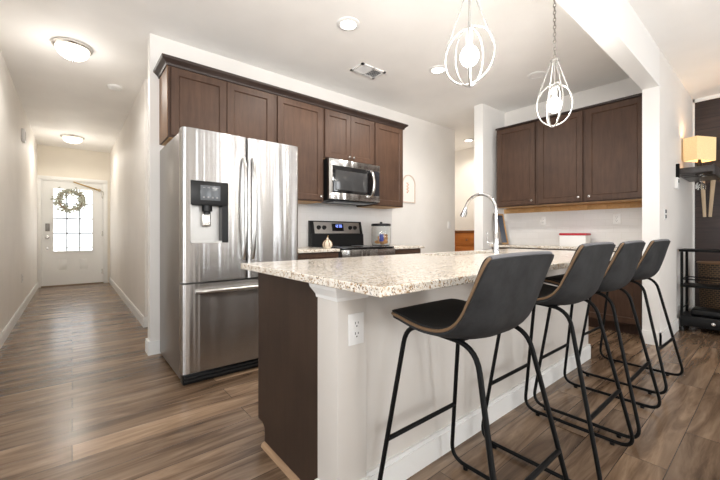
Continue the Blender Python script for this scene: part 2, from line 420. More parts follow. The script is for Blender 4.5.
for i, (s, e) in enumerate([(-1.85, -.35), (1.7, 2.4), (3.95, 4.55)]):
    b = B()
    for x in (s, (s+e)/2-.025, e-.05): box(b, x, x+.05, Y0-.09, Y0-.03, .4, 2.3)
    for z in (.4, 1.33, 2.25): box(b, s, e, Y0-.09, Y0-.03, z, z+.05)
    struct('window_%d' % (i+2), b, 'trim')
b = B()
for y in (0, .775, 1.55): box(b, X0-.09, X0-.03, y, y+.05, .4, 2.3)
for z in (.4, 1.33, 2.25): box(b, X0-.09, X0-.03, 0, 1.6, z, z+.05)
struct('window_5', b, 'trim')

# baseboards
def bb(name, x0, x1, y0, y1, h=.115):
    b = B(); box(b, x0, x1, y0, y1, 0, h-.02); 
    cx, cy = (x0+x1)/2, (y0+y1)/2
    box(b, x0+(x1-x0)*.15*(x1-x0 < .05), x1-(x1-x0)*.15*(x1-x0 < .05), y0+(y1-y0)*.15*(y1-y0 < .05), y1-(y1-y0)*.15*(y1-y0 < .05), h-.02, h)
    struct(name, b, 'trim')
bb('baseboard_left', -.52, -.503, 3.0, Y1)
bb('baseboard_right', .613, .63, 4.535, Y1)
bb('baseboard_right_return', .613, .70, 4.533, 4.55)
bb('baseboard_end_left', -.503, -.56+.03, Y1-.017, Y1)
b = B(); box(b, .503, .52, 3.463, 3.617, 0, .095); box(b, .505, .52, 3.465, 3.615, .095, .115); box(b, .52, .60, 3.463, 3.48, 0, .095); box(b, .52, .60, 3.465, 3.48, .095, .115)
struct('baseboard_kitchen', b, 'trim')
bb('baseboard_kitchen_right', 3.41, 4.94, 3.463, 3.48)
b = B(); box(b, 4.221, 4.238, .706, .852, 0, .105); box(b, 4.224, 4.238, .709, .852, .105, .125); box(b, 4.221, X1-.05, .706, .723, 0, .105); box(b, 4.224, X1-.05, .709, .723, .105, .125)
struct('baseboard_dividing', b, 'trim')
bb('baseboard_far', X1-.017, X1, .85, 5.2)

# ------------------------------------------------------------------ front door
door = thing('door_1', 'white front door with a lattice window at the end of the hall', 'door', (.02, Y1, 0)); door['kind'] = 'structure'
LX0, LX1, LZ0, LZ1 = -.45, .495, .02, 2.095
wx0, wx1, wz0, wz1 = -.285, .325, .70, 1.95
b = B(); yf = Y1+.015; yb = Y1+.06
for q in ((LX0, wx0, LZ0, LZ1), (wx1, LX1, LZ0, LZ1), (wx0, wx1, LZ0, wz0), (wx0, wx1, wz1, LZ1)): box(b, q[0], q[1], yf, yb, q[2], q[3])
for px0, px1 in ((-.26, -.03), (.07, .30)):
    for (q0, q1, r0, r1) in ((px0, px1, .27, .285), (px0, px1, .565, .58), (px0, px0+.015, .27, .58), (px1-.015, px1, .27, .58)):
        box(b, q0, q1, yf-.006, yf, r0, r1)
    box(b, px0+.05, px1-.05, yf-.005, yf, .32, .53, .004)
obj('door_leaf', b, 'trim', door)
b = B(); box(b, wx0-.02, wx1+.02, yf-.014, yf, wz0-.03, wz0); box(b, wx0-.02, wx1+.02, yf-.014, yf, wz1, wz1+.02); box(b, wx0-.02, wx0, yf-.014, yf, wz0, wz1); box(b, wx1, wx1+.02, yf-.014, yf, wz0, wz1)
box(b, wx0, wx1, yf-.014, yf, wz0+.055, wz0+.075)
obj('window_frame', b, 'trim', door)
b = B()
for k in (1, 2): x = wx0+(wx1-wx0)*k/3; box(b, x-.011, x+.011, yf+.002, yf+.016, wz0, wz1)
for k in (1, 2, 3): z = wz0+.06+(wz1-wz0-.06)*k/4; box(b, wx0, wx1, yf+.004, yf+.016, z-.011, z+.011)
obj('muntin_grid', b, plain('grey_muntin', (.16, .17, .18), .5), door)
b = B(); box(b, wx0, wx1, yf+.02, yf+.03, wz0, wz1); obj('window_pane', b, 'daylight', door)
b = B(); box(b, LX0+.045, LX0+.11, yf-.025, yf, 1.10, 1.25, .006); obj('keypad_lock', b, plain('pewter', (.28, .27, .26), .4, .7), door)
b = B(); lathe(b, [(.0, 0), (.03, 0), (.03, .012), (.014, .014), (.014, .03), (.032, .04), (.032, .055), (0, .062)], n=16); bmesh.ops.rotate(b, cent=(0, 0, 0), matrix=Matrix.Rotation(PI/2, 3, 'X'), verts=b.verts)
bmesh.ops.translate(b, vec=(LX0+.075, yf, .98), verts=b.verts); obj('door_knob', b, 'nickel', door)
b = B(); lathe(b, [(0, 0), (.02, 0), (.02, .01), (0, .012)], n=12); bmesh.ops.rotate(b, cent=(0, 0, 0), matrix=Matrix.Rotation(PI/2, 3, 'X'), verts=b.verts)
bmesh.ops.translate(b, vec=(LX0+.075, yf, .76), verts=b.verts); obj('deadbolt', b, 'nickel', door)
for z in (.25, 1.05, 1.85):
    b = B(); box(b, LX1-.012, LX1+.012, yf-.01, yf+.005, z-.05, z+.05); tube(b, [(LX1+.005, yf-.012, z-.055), (LX1+.005, yf-.012, z+.055)], .008); obj('hinge', b, 'nickel', door)
b = B(); box(b, DX0, DX1, Y1-.03, Y1+.09, 0, .02); obj('threshold', b, plain('bronze_sill', (.16, .11, .07), .5), door)
b = B()
box(b, DX0-.07, DX0, Y1-.02, Y1, 0, DZ+.07, .004); box(b, DX1, DX1+.07, Y1-.02, Y1, 0, DZ+.07, .004); box(b, DX0-.07, DX1+.07, Y1-.021, Y1, DZ, DZ+.07, .004)
box(b, DX0, DX0+.018, Y1, Y1+.1, 0, DZ); box(b, DX1-.018, DX1, Y1, Y1+.1, 0, DZ); box(b, DX0, DX1, Y1, Y1+.1, DZ-.018, DZ)
struct('trim_4', b, 'trim', 'white casing round the front door')
# second door in the side passage
d2 = thing('door_2', 'white passage door just past the kitchen wall', 'door', (1.0, 4.54, 0)); d2['kind'] = 'structure'
b = B(); box(b, .70, 1.6, 4.52, 4.545, 0, 2.06); obj('door_leaf', b, 'trim', d2)
b = B(); lathe(b, [(0, 0), (.025, 0), (.012, .012), (.012, .03), (.028, .04), (.026, .055), (0, .06)], n=14); bmesh.ops.rotate(b, cent=(0, 0, 0), matrix=Matrix.Rotation(PI/2, 3, 'X'), verts=b.verts)
bmesh.ops.translate(b, vec=(.715, 4.52, 1.05), verts=b.verts); obj('door_knob', b, 'frame_grey', d2)

# wreath
c = Vector((-.02, yf-.05, 1.72))
wr = thing('wreath', 'round grey-green dried leaf wreath hanging on the front door window', 'wreath', tuple(c))
b = B(); tube(b, [c+Vector((.185*math.cos(t), 0, .185*math.sin(t))) for t in [2*PI*k/28 for k in range(28)]], .018, 6, True); obj('twig_ring', b, 'twig', wr)
b = B()
for k in range(420):
    t = random.uniform(0, 2*PI); r = .185+random.gauss(0, .032); p = c+Vector((r*math.cos(t), random.uniform(-.03, .012), r*math.sin(t)))
    q = Matrix.Rotation(random.uniform(0, 2*PI), 3, 'Y') @ Matrix.Rotation(random.uniform(-.7, .7), 3, 'X')
    L = random.uniform(.035, .065); W = L*.36
    vs = [b.verts.new(p+q @ Vector(v)) for v in ((0, 0, 0), (W, .006, L*.45), (0, -.004, L), (-W, .006, L*.45))]
    b.faces.new(vs[:3]); b.faces.new((vs[0], vs[2], vs[3]))
obj('leaves', b, 'leaf', wr, smooth=False)
b = B()
for k in range(16):
    t = random.uniform(0, 2*PI); r = .185+random.gauss(0, .03); p = c+Vector((r*math.cos(t), -.03, r*math.sin(t)))
    tt = bmesh.new(); bmesh.ops.create_icosphere(tt, subdivisions=1, radius=.011); merge(b, tt, Matrix.Translation(p))
    obj('berry', b, 'berry', wr); b = B()
# gold rod across the upper corner of the door
rod = thing('door_rod', 'slanted golden rod with a round knob across the top corner of the front door', 'rod', (.25, Y1-.03, 2.0))
b = B(); tube(b, [(.02, Y1-.035, 2.10), (.46, Y1-.035, 1.955)], [.011, .017], 8); obj('shaft', b, 'gold', rod)
b = B(); lathe(b, [(0, -.03), (.022, -.02), (.03, 0), (.022, .02), (0, .03)], (.44, Y1-.045, 1.965), 14); obj('knob', b, 'pale_wood', rod)
b = B(); tube(b, fillet([(.46, Y1-.035, 1.955), (.51, Y1-.035, 1.94), (.51, Y1-.035, 1.87)], .03), .008); obj('hook', b, 'nickel', rod)

# hall bits
t = thing('door_chime', 'small white door chime box high on the left hall wall', 'chime', (-.52, 6.5, 2.28))
b = B(); box(b, -.52, -.485, 6.43, 6.57, 2.28, 2.45, .006); obj('cover', b, 'white_plastic', t)
b = B(); box(b, -.486, -.482, 6.45, 6.55, 2.31, 2.42); obj('grille', b, plain('chime_grille', (.5, .49, .47), .6), t)
def outlet(name, label, c, nrm, kind='outlet', cat='outlet', group=None):
    t = thing(name, label, cat, c, 0, group); x, y, z = c
    def bx(w, h, d0, d1, oz=0, ou=0, bev=0):
        q = B()
        if nrm == 'y-': box(q, x+ou-w/2, x+ou+w/2, y-d1, y-d0, z+oz-h/2, z+oz+h/2, bev)
        elif nrm == 'x-': box(q, x-d1, x-d0, y+ou-w/2, y+ou+w/2, z+oz-h/2, z+oz+h/2, bev)
        else: box(q, x+d0, x+d1, y+ou-w/2, y+ou+w/2, z+oz-h/2, z+oz+h/2, bev)
        return q
    obj('cover_plate', bx(.072, .116, 0, .006, bev=.002), 'white_plastic', t)
    if kind == 'outlet':
        for s in (-1, 1):
            k = obj('socket', bx(.034, .030, .005, .0075, s*.0195, bev=.001), 'white_plastic', t)
            q = B()
            for ou, hh in ((-.007, .009), (.007, .007)): merge(q, bx(.0025, hh, .007, .0082, s*.0195+.004, ou))
            merge(q, bx(.005, .005, .007, .0082, s*.0195-.008)); obj('slots', q, 'slot', k)
    elif kind == 'switch':
        obj('rocker', bx(.033, .066, .005, .009, bev=.002), 'white_plastic', t)
    return t
outlet('wall_outlet', 'small white outlet plate low on the left hall wall', (-.52, 6.5, .45), 'x+', group=None)

# ------------------------------------------------------------------ ceiling fixtures
def flush(c, r, mat, label):
    t = thing('flush_ceiling_light', label, 'ceiling light', c, group='flush ceiling lights in the hall')
    x, y, z = c
    b = B(); lathe(b, [(r*.9, 0), (r, -.004), (r, -.02), (r*.93, -.032), (r*.80, -.034), (r*.8, 0)], c, 36); obj('metal_rim', b, 'nickel', t)
    b = B(); lathe(b, [(r*.86, -.026), (r*.84, -.05), (r*.72, -.085), (r*.5, -.112), (r*.2, -.125), (0, -.127)], c, 36); obj('glass_dome', b, mat, t)
    b = B(); lathe(b, [(0, -.15), (.01, -.146), (.013, -.138), (.008, -.128), (.0, -.12)], c, 12); obj('finial', b, 'nickel', t)
flush((.004, 4.17, CEIL), .15, 'dome', 'flush dome ceiling light nearer the kitchen in the hall')
flush((.007, 8.05, CEIL), .17, 'dome_warm', 'flush dome ceiling light just before the front door')
spot('lamp_hall_near', (.004, 4.17, 2.645), 22, (1, .96, .91), 172, .3, .12)
point('lamp_hall_near_glow', (.004, 4.17, 2.45), 4, (1, .96, .91), .12)
spot('lamp_hall_far', (.007, 8.05, 2.645), 22, (1, .94, .85), 172, .3, .12)
point('lamp_hall_far_glow', (.007, 8.05, 2.45), 4, (1, .94, .85), .12)
b = B(); lathe(b, [(.075, 0), (.075, -.02), (.06, -.034), (.03, -.04), (0, -.04)], (.39, 5.0, CEIL), 28)
solo('smoke_detector', b, 'white_plastic', 'round white smoke detector on the hall ceiling', 'smoke detector', (.39, 5.0, CEIL))
def downlight(c, lit, label):
    t = thing('recessed_light', label, 'ceiling light', c, group='recessed ceiling lights')
    b = B(); lathe(b, [(.062, 0), (.095, 0), (.095, -.006), (.066, -.012), (.062, -.004)], c, 32); obj('trim_ring', b, 'white_plastic', t)
    b = B(); lathe(b, [(.0, -.004), (.064, -.004), (.064, -.009), (0, -.012)], c, 32); obj('lens', b, 'lens' if lit else 'offlens', t)
downlight((1.76, 2.28, CEIL), True, 'lit recessed downlight above the refrigerator end of the kitchen')
downlight((2.98, 2.31, CEIL), True, 'lit recessed downlight between the ceiling vent and the nearer pendant')
downlight((3.92, 1.70, CEIL), False, 'unlit recessed downlight behind the farther pendant')
downlight((5.67, 3.69, CEIL), True, 'lit recessed downlight in the far room beyond the kitchen')
spot('lamp_recessed_a', (1.76, 2.28, CEIL-.03), 42)
spot('lamp_recessed_b', (2.98, 2.31, CEIL-.03), 62)
point('far_room_fill', (5.6, 4.2, 1.9), 5, (1, .93, .82), .2)  # added fill without a fixture, brightens the far room
spot('lamp_far_room', (5.67, 3.69, CEIL-.03), 30, (1, .92, .80), 160)
def vent(c, lx, ly, label, slot_axis='y'):
    t = thing('ceiling_vent', label, 'vent', c); x, y, z = c
    b = B(); f = .03
    box(b, x-lx/2, x+lx/2, y-ly/2, y-ly/2+f, z-.012, z); box(b, x-lx/2, x+lx/2, y+ly/2-f, y+ly/2, z-.012, z)
    box(b, x-lx/2, x-lx/2+f, y-ly/2, y+ly/2, z-.012, z); box(b, x+lx/2-f, x+lx/2, y-ly/2, y+ly/2, z-.012, z); box(b, x-.008, x+.008, y-ly/2, y+ly/2, z-.012, z)
    obj('vent_frame', b, 'white_plastic', t)
    b = B(); box(b, x-lx/2+f, x+lx/2-f, y-ly/2+f, y+ly/2-f, z-.003, z); obj('dark_duct', b, 'slot', t)
    b = B(); n = 7
    for s, tilt in ((-1, .8), (1, -.8)):
        for k in range(n):
            q = bmesh.new(); bmesh.ops.create_cube(q, size=1)
            xx = x+s*(lx/4-f/4)+(-.5+(k+.5)/n)*(lx/2-f)
            merge(b, q, Matrix.Translation((xx, y, z-.009)) @ Matrix.Rotation(tilt, 4, 'Y') @ Matrix.Diagonal((.014, ly-2*f, .0015, 1)))
    obj('louvers', b, 'white_plastic', t)
vent((2.43, 2.80, CEIL), .33, .2, 'white air vent on the kitchen ceiling')
vent((2.93, .16, CEIL), .36, .2, 'white air vent on the ceiling beyond the beam')

# ------------------------------------------------------------------ pendants
def pendant(x, y, yaw, label):
    t = thing('pendant_light', label, 'pendant light', (x, y, CEIL), 0, 'wire cage pendants over the island')
    zc, zcap = 1.975, 2.30
    b = B(); lathe(b, [(.0, 0), (.06, 0), (.06, -.012), (.035, -.028), (.008, -.035), (0, -.035)], (x, y, CEIL), 24); obj('ceiling_canopy', b, 'pale_metal', t)
    b = B(); n = 17; z0 = CEIL-.03; L = (z0-zcap-.01)/n
    for k in range(n):
        zz = z0-L*(k+.5); pts = []
        for j in range(14):
            a = 2*PI*j/14; u, v = .0085*math.cos(a), L*.64*math.sin(a)
            pts.append((x+(u if k % 2 else 0), y+(0 if k % 2 else u), zz+v))
        tube(b, pts, .0028, 6, True)
    obj('chain', b, 'chain', t)
    b = B(); lathe(b, [(0, .02), (.006, .018), (.008, .006), (.026, .004), (.03, -.006), (.026, -.014), (0, -.016)], (x, y, zcap), 20); obj('wire_cap', b, 'chain', t)
    W = .122; H = .152
    for k in range(4):
        a = yaw+PI/4+PI/2*k; b = B()
        tube(b, [(x+.018*math.cos(a), y+.018*math.sin(a), zcap), (x+W*.97*math.cos(a), y+W*.97*math.sin(a), zc+.045)], .0042, 6); obj('wire_strut', b, 'pale_metal', t)
    for k, (az, tilt, w_, h_) in enumerate(((yaw-PI/4, .27, W, H), (yaw+PI/4, -.27, W, H), (yaw, .12, W*.76, H*.95))):
        b = B(); pts = []
        Rm = Matrix.Rotation(az, 3, 'Z') @ Matrix.Rotation(tilt, 3, 'Y') if k < 2 else Matrix.Rotation(az, 3, 'Z') @ Matrix.Rotation(tilt, 3, 'X')
        for j in range(40):
            s = 2*PI*j/40; v = Rm @ Vector((w_*math.cos(s), 0, h_*math.sin(s)))
            pts.append((x+v.x, y+v.y, zc-(.01 if k == 2 else 0)+v.z))
        tube(b, pts, .0046, 8, True); obj('oval_hoop', b, 'pale_metal', t)
    b = B(); tube(b, [(x, y, zcap), (x, y, 2.09)], .004, 8); obj('stem', b, 'pale_metal', t)
    b = B(); lathe(b, [(0, .045), (.014, .04), (.018, .0), (.016, -.035), (0, -.035)], (x, y, 2.065), 16); obj('socket', b, 'white_plastic', t)
    b = B(); lathe(b, [(.014, .0), (.018, -.012), (.036, -.03), (.047, -.055), (.047, -.075), (.036, -.1), (.018, -.113), (0, -.116)], (x, y, 2.035), 24); obj('bulb', b, 'bulb', t)
    point('lamp_pendant', (x, y, 1.97), 36, (1, .96, .91), .06)
pendant(1.59, 1.03, -.25, 'wire cage pendant hanging nearer the camera over the island')
pendant(2.67, 1.035, .0, 'wire cage pendant hanging farther off in front of the end cabinets')

# ------------------------------------------------------------------ cabinets
def R_face(face):
    """local frame: x along width, y depth (front at y=0, into the cabinet +y), z up -> world"""
    return Matrix.Identity(4) if face == 'y-' else Matrix.Rotation(-PI/2, 4, 'Z')   # x- : front looks to -x
def shaker(w, h, t=.02, fr=.058):
    b = B()
    # stiles, rails and recessed panel with a sloped inner lip
    o = [(0, 0), (w, 0), (w, h), (0, h)]; i1 = [(fr, fr), (w-fr, fr), (w-fr, h-fr), (fr, h-fr)]
    i2 = [(fr+.008, fr+.008), (w-fr-.008, fr+.008), (w-fr-.008, h-fr-.008), (fr+.008, h-fr-.008)]
    e = .0025; oo = [(e, e), (w-e, e), (w-e, h-e), (e, h-e)]
    V = lambda L, y: [b.verts.new((p[0], y, p[1])) for p in L]
    rings = [V(o, 0), V(o, -t+e), V(oo, -t), V(i1, -t), V(i2, -t+.010)]
    for a, c in zip(rings, rings[1:]):
        for k in range(4): b.faces.new((a[k], a[(k+1) % 4], c[(k+1) % 4], c[k]))
    b.faces.new(rings[-1]); b.faces.new(rings[0][::-1]); return b
def knob(parent, p, face):
    b = B(); lathe(b, [(0, 0), (.008, 0), (.006, .006), (.005, .014), (.013, .019), (.015, .025), (.011, .031), (0, .033)], n=16)
    bmesh.ops.rotate(b, cent=(0, 0, 0), matrix=Matrix.Rotation(PI/2, 3, 'X'), verts=b.verts)
    bmesh.ops.transform(b, matrix=Matrix.Translation(p) @ R_face(face), verts=b.verts)
    return obj('knob', b, 'nickel', parent)
def cabinet(label, face, origin, w, d, z0, z1, doors, group, name='wall_cabinet', cat='cabinet', toe=0, underside='maple', drawers=None):
    """origin = world xy of the front-left corner as one faces it; doors = [(u0,u1,v0,v1,knob u,knob v)] in local coordinates"""
    A = Matrix.Translation((origin[0], origin[1], 0)) @ R_face(face)
    t = thing(name, label, cat, (origin[0], origin[1], z0), 0, group)
    b = B(); box(b, 0, w, 0, d, z0+toe, z1)
    if toe: box(b, .0, w, .07, d, z0, z0+toe)
    bmesh.ops.transform(b, matrix=A, verts=b.verts); obj('cabinet_body', b, 'cab_frame', t)
    if underside and not toe:
        b = B(); box(b, .012, w-.012, .012, d-.004, z0-.004, z0); bmesh.ops.transform(b, matrix=A, verts=b.verts)
        u = obj('underside_panel', b, underside, t); u['label'] = 'pale maple underside'
    for (u0, u1, v0, v1, ku, kv) in doors:
        b = shaker(u1-u0, v1-v0); bmesh.ops.transform(b, matrix=A @ Matrix.Translation((u0, 0, v0)), verts=b.verts)
        dd = obj('door', b, 'cab', t)
        if ku is not None: knob(dd, A @ Vector((ku, -.02, kv)), face)
    for (u0, u1, v0, v1) in (drawers or []):
        b = shaker(u1-u0, v1-v0, fr=.035); bmesh.ops.transform(b, matrix=A @ Matrix.Translation((u0, 0, v0)), verts=b.verts)
        dd = obj('drawer', b, 'cab', t); knob(dd, A @ Vector(((u0+u1)/2, -.02, (v0+v1)/2)), face)
    return t
FY = 3.15; UT = 2.41; UB = 1.392
G1 = 'dark wall cabinets along the range wall'
cabinet('two-door dark wood wall cabinet above the refrigerator', 'y-', (.594, FY), .922, .33, 1.832, UT,
        [(.02, .462, 1.845, UT-.012, .43, 1.90), (.467, .905, 1.845, UT-.012, .50, 1.90)], G1)
cabinet('tall single-door dark wood wall cabinet between refrigerator and microwave', 'y-', (1.516, FY), .576, .33, UB, UT,
        [(.032, .552, UB+.012, UT-.012, .522, UB+.055)], G1)
cabinet('short two-door dark wood wall cabinet directly above the microwave', 'y-', (2.092, FY), .722, .33, 1.866, UT,
        [(.012, .359, 1.878, UT-.012, .330, 1.915), (.363, .710, 1.878, UT-.012, .392, 1.915)], G1)
cabinet('single-door dark wood wall cabinet right of the microwave', 'y-', (2.814, FY), .521, .33, UB, UT,
        [(.022, .500, UB+.012, UT-.012, .052, UB+.055)], G1)
b = B(); box(b, .590, .594, FY, 3.479, 1.832, UT-.002); ep = obj('end_panel', b, 'cab_end_lit', bpy.data.objects['wall_cabinet']); ep['label'] = 'stained cabinet end with warm hall light painted in'
# crown moulding running over the whole row
prof = [(0, 0), (.012, 0), (.016, .014), (.03, .03), (.046, .042), (.05, .05), (.05, .062), (0, .062)]
b = B(); zb = UT-.002
def crown_path(b, pts, zb, prof):
    rings = []
    n = len(pts)
    for i, p in enumerate(pts):
        a = Vector(pts[i-1]) if i else None; c = Vector(pts[i+1]) if i < n-1 else None; p = Vector(p)
        def nrm(u): d = u.normalized(); return Vector((d.y, -d.x))
        if a is None: off = nrm(c-p)
        elif c is None: off = nrm(p-a)
        else:
            n1, n2 = nrm(p-a), nrm(c-p); off = (n1+n2)/(1+n1.dot(n2))
        rings.append([b.verts.new((p.x+off.x*o, p.y+off.y*o, zb+z)) for o, z in prof])
    for r, s in zip(rings, rings[1:]):
        for k in range(len(prof)): b.faces.new((r[k], r[(k+1) % len(prof)], s[(k+1) % len(prof)], s[k]))
    b.faces.new(rings[0]); b.faces.new(rings[-1][::-1])
crown_path(b, [(.594, 3.48), (.594, FY-.001), (3.335, FY-.001), (3.335, 3.48)], zb, prof)
solo('crown_molding', b, 'crown', 'dark crown moulding along the top of the range-wall cabinets', 'moulding', (1.95, 3.3, zb), ang=25)
# end-wall uppers (front looks to -x)
FX = 4.455; G2 = 'dark wall cabinets on the kitchen end wall'; UB2, UT2 = 1.405, 2.45
cabinet('single-door dark wall cabinet beside the white stub wall', 'x-', (FX, 2.465), .535, .33, UB2, UT2,
        [(.02, .515, UB2+.012, UT2-.012, .48, UB2+.06)], G2)
cabinet('wide two-door dark wall cabinet next to the dividing wall', 'x-', (FX, 1.93), 1.077, .33, UB2, UT2,
        [(.02, .505, UB2+.012, UT2-.012, .47, UB2+.06), (.535, 1.06, UB2+.012, UT2-.012, .575, UB2+.06)], G2)
b = B(); box(b, FX-.028, 4.79, .853, 2.468, UT2, UT2+.022, .004)
solo('crown_molding', b, 'crown', 'thin dark top moulding on the end-wall cabinets', 'moulding', (4.6, 1.67, UT2))

# base cabinets, range wall
BF = 2.87; CT = .898; G3 = 'dark base cabinets beside the range'
cabinet('narrow dark base cabinet between refrigerator and range', 'y-', (1.49, BF), .60, .60, 0, CT-.03,
        [(.015, .585, .12, .66, .54, .60)], G3, 'base_cabinet', toe=.1, drawers=[(.015, .585, .685, .855)])
cabinet('narrow dark base cabinet right of the range', 'y-', (2.862, BF), .49, .60, 0, CT-.03,
        [(.015, .475, .12, .66, .05, .60)], G3, 'base_cabinet', toe=.1, drawers=[(.015, .475, .685, .855)])
def slab(name, x0, x1, y0, y1, label):
    b = B(); box(b, x0, x1, y0, y1, CT-.03, CT, .003); solo(name, b, 'granite', label, 'countertop', ((x0+x1)/2, (y0+y1)/2, CT-.03))
slab('countertop', 1.485, 2.088, BF-.03, 3.47, 'short pale granite counter between refrigerator and range')
slab('countertop', 2.863, 3.40, BF-.03, 3.47, 'short pale granite counter right of the range')
b = B(); box(b, 1.48, 3.45, 3.472, 3.48, CT, 1.40); ob = struct('trim_5', b, 'tile', 'white tile backsplash behind the range')

# base cabinets under the end-wall counter
G4 = 'dark base cabinets under the end-wall counter'
cabinet('single-door dark base cabinet beside the white stub wall', 'x-', (4.44, 2.525), .555, .34, 0, CT-.03,
        [(.015, .54, .12, .66, .5, .60)], G4, 'base_cabinet', toe=.1, drawers=[(.015, .54, .685, .855)])
cabinet('wide two-door dark base cabinet behind the last bar stools', 'x-', (4.44, 1.97), 1.115, .34, 0, CT-.03,
        [(.015, .54, .12, .66, .5, .60), (.55, 1.075, .12, .66, .59, .60)], G4, 'base_cabinet', toe=.1, drawers=[(.015, .54, .685, .855), (.55, 1.075, .685, .855)])
b = B(); box(b, 4.41, 4.782, .853, 2.528, CT-.03, CT, .003); solo('countertop', b, 'granite', 'long pale granite counter under the end-wall cabinets', 'countertop', (4.6, 1.7, CT-.03))
b = B(); box(b, 4.782, 4.79, .853, 2.528, CT, UB2); struct('trim_6', b, 'tile', 'white tile backsplash on the end wall')

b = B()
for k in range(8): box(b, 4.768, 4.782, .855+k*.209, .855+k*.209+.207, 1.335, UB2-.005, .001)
struct('trim_7', b, 'maple', 'maple-coloured strip painted for the warm reflection on the top tile row under the end-wall cabinets')  # added strip: shaded tiles reflecting the cabinet underside, painted as maple
# ------------------------------------------------------------------ refrigerator
FX0, FX1, FF, FB = .576, 1.474, 2.59, 3.40
fr = thing('refrigerator', 'stainless French-door refrigerator with an ice dispenser', 'refrigerator', (1.03, 3.0, 0))
b = B(); box(b, FX0+.004, FX1-.004, FF+.095, FB, .03, 1.765, .006); obj('cabinet_body', b, 'steel_side', fr)
def fdoor(x0, x1, z0, z1, hole=None):
    """front panel with rounded vertical edges and a gentle bow, optional rectangular hole"""
    b = B(); r = .022; d = .085
    xs = [x0]+[x0+r*(1-math.cos(a)) for a in (PI/8, PI/4, 3*PI/8, PI/2)]
    ys = [0]+[r*(math.sin(a)) for a in (PI/8, PI/4, 3*PI/8, PI/2)]
    pts = [(x0, FF+d)]+[(x, FF+r-y) for x, y in zip(xs, ys)]
    mid = []; n = 14
    for k in range(1, n):
        f = k/n; mid.append((x0+r+(x1-x0-2*r)*f, FF-.006*math.sin(PI*f)))
    right = [(x0+x1-x, y) for x, y in reversed(pts)]
    prof = pts+mid+right
    if hole:
        hx0, hx1, hz0, hz1 = hole
        def snap(px):
            if abs(px-hx0) < .02: return hx0
            if abs(px-hx1) < .02: return hx1
            return px
        prof = [(snap(p[0]) if p[1] < FF+.001 else p[0], p[1]) for p in prof]
        zs = [z0, hz0, hz1, z1]
    else: zs = [z0, z1]
    grid = [[b.verts.new((p[0], p[1], z)) for p in prof] for z in zs]
    for j in range(len(zs)-1):
        for i in range(len(prof)-1):
            if hole and j == 1 and prof[i][1] < FF+.001 and prof[i+1][1] < FF+.001 and prof[i][0] >= hx0-1e-6 and prof[i+1][0] <= hx1+1e-6: continue
            b.faces.new((grid[j][i], grid[j][i+1], grid[j+1][i+1], grid[j+1][i]))
    b.faces.new(grid[0][::-1]); b.faces.new(grid[-1])
    for j in range(len(zs)-1): b.faces.new((grid[j][0], grid[j+1][0], grid[j+1][-1], grid[j][-1]))
    return b
HX0, HX1, HZ0, HZ1 = .628, .884, .985, 1.42
ld = obj('left_door', fdoor(FX0, 1.027, .712, 1.78, (HX0, HX1, HZ0, HZ1)), 'steel', fr, ang=50)
rd = obj('right_door', fdoor(1.033, FX1, .712, 1.78), 'steel', fr, ang=50)
dz = obj('freezer_drawer', fdoor(FX0, FX1, .085, .700), 'steel', fr, ang=50)
def bow_handle(parent, x, z0, z1):
    b = B(); pts = []; n = 18
    for k in range(n+1):
        f = k/n; pts.append((x, FF-.012-.052*math.sin(PI*f)**.5, z0+(z1-z0)*f))
    tube(b, pts, .0115, 10); obj('handle', b, 'steel_plain', parent)
bow_handle(ld, .995, .86, 1.62); bow_handle(rd, 1.066, .86, 1.62)
b = B(); n = 18; pts = [(FX0+.085+(FX1-FX0-.17)*k/n, FF-.012-.045*math.sin(PI*k/n)**.35, .648) for k in range(n+1)]
tube(b, pts, .0125, 10); obj('handle', b, 'steel_plain', dz)
# dispenser
dp = obj('dispenser_housing', (lambda q: (box(q, HX0, HX1, FF+.07, FF+.078, HZ0, 1.25), box(q, HX0, HX0+.006, FF-.003, FF+.07, HZ0, 1.25), box(q, HX0, HX1, FF-.003, FF+.07, HZ0, HZ0+.012), q)[-1])(B()), 'dark_recess', ld)
b = B(); box(b, HX0, HX1, FF-.010, FF+.07, 1.25, HZ1, .004); box(b, HX1-.045, HX1, FF-.004, FF+.07, HZ0, 1.25); cp = obj('control_panel', b, 'black_plastic', ld)
b = B(); box(b, .690, .825, FF-.0125, FF-.009, 1.285, 1.39, .001); obj('display', b, 'screen', cp)
b = B()
for i in range(4):
    box(b, .706+.03*i, .718+.03*i, FF-.0135, FF-.012, 1.30, 1.312); box(b, .706+.03*i, .722+.03*i, FF-.0135, FF-.012, 1.372, 1.377)
obj('touch_icons', b, plain('pale_icons', (.2, .2, .2), .5), cp)
b = B(); lathe(b, [(0, 0), (.035, 0), (.035, -.04), (.024, -.045), (.024, -.06), (0, -.06)], (.745, FF+.03, 1.25), 18); sp_ = obj('dispenser_spout', b, 'black_plastic', ld)
b = B(); box(b, .715, .775, FF+.035, FF+.05, 1.10, 1.20, .01, 3); obj('dispenser_paddle', b, 'nickel', ld)
b = B(); box(b, FX0+.01, FX1-.01, FF+.03, FF+.1, .0, .08, .008); obj('base_grille', b, 'black_plastic', fr)
b = B(); box(b, FX0+.02, FX1-.02, FF+.013, FF+.032, .025, .034); box(b, FX0+.02, FX1-.02, FF+.013, FF+.032, .05, .059); obj('grille_slats', b, 'slot', fr)
for x in (FX0+.04, FX1-.12):
    b = B(); box(b, x, x+.08, FF+.02, FF+.16, 1.765, 1.79, .006); obj('hinge_cover', b, 'grey_plastic', fr)
for x in (FX0+.06, FX1-.06):
    b = B(); lathe(b, [(.02, 0), (.02, .035), (0, .035)], (x, FB-.06, 0), 12); obj('foot', b, 'black_plastic', fr)

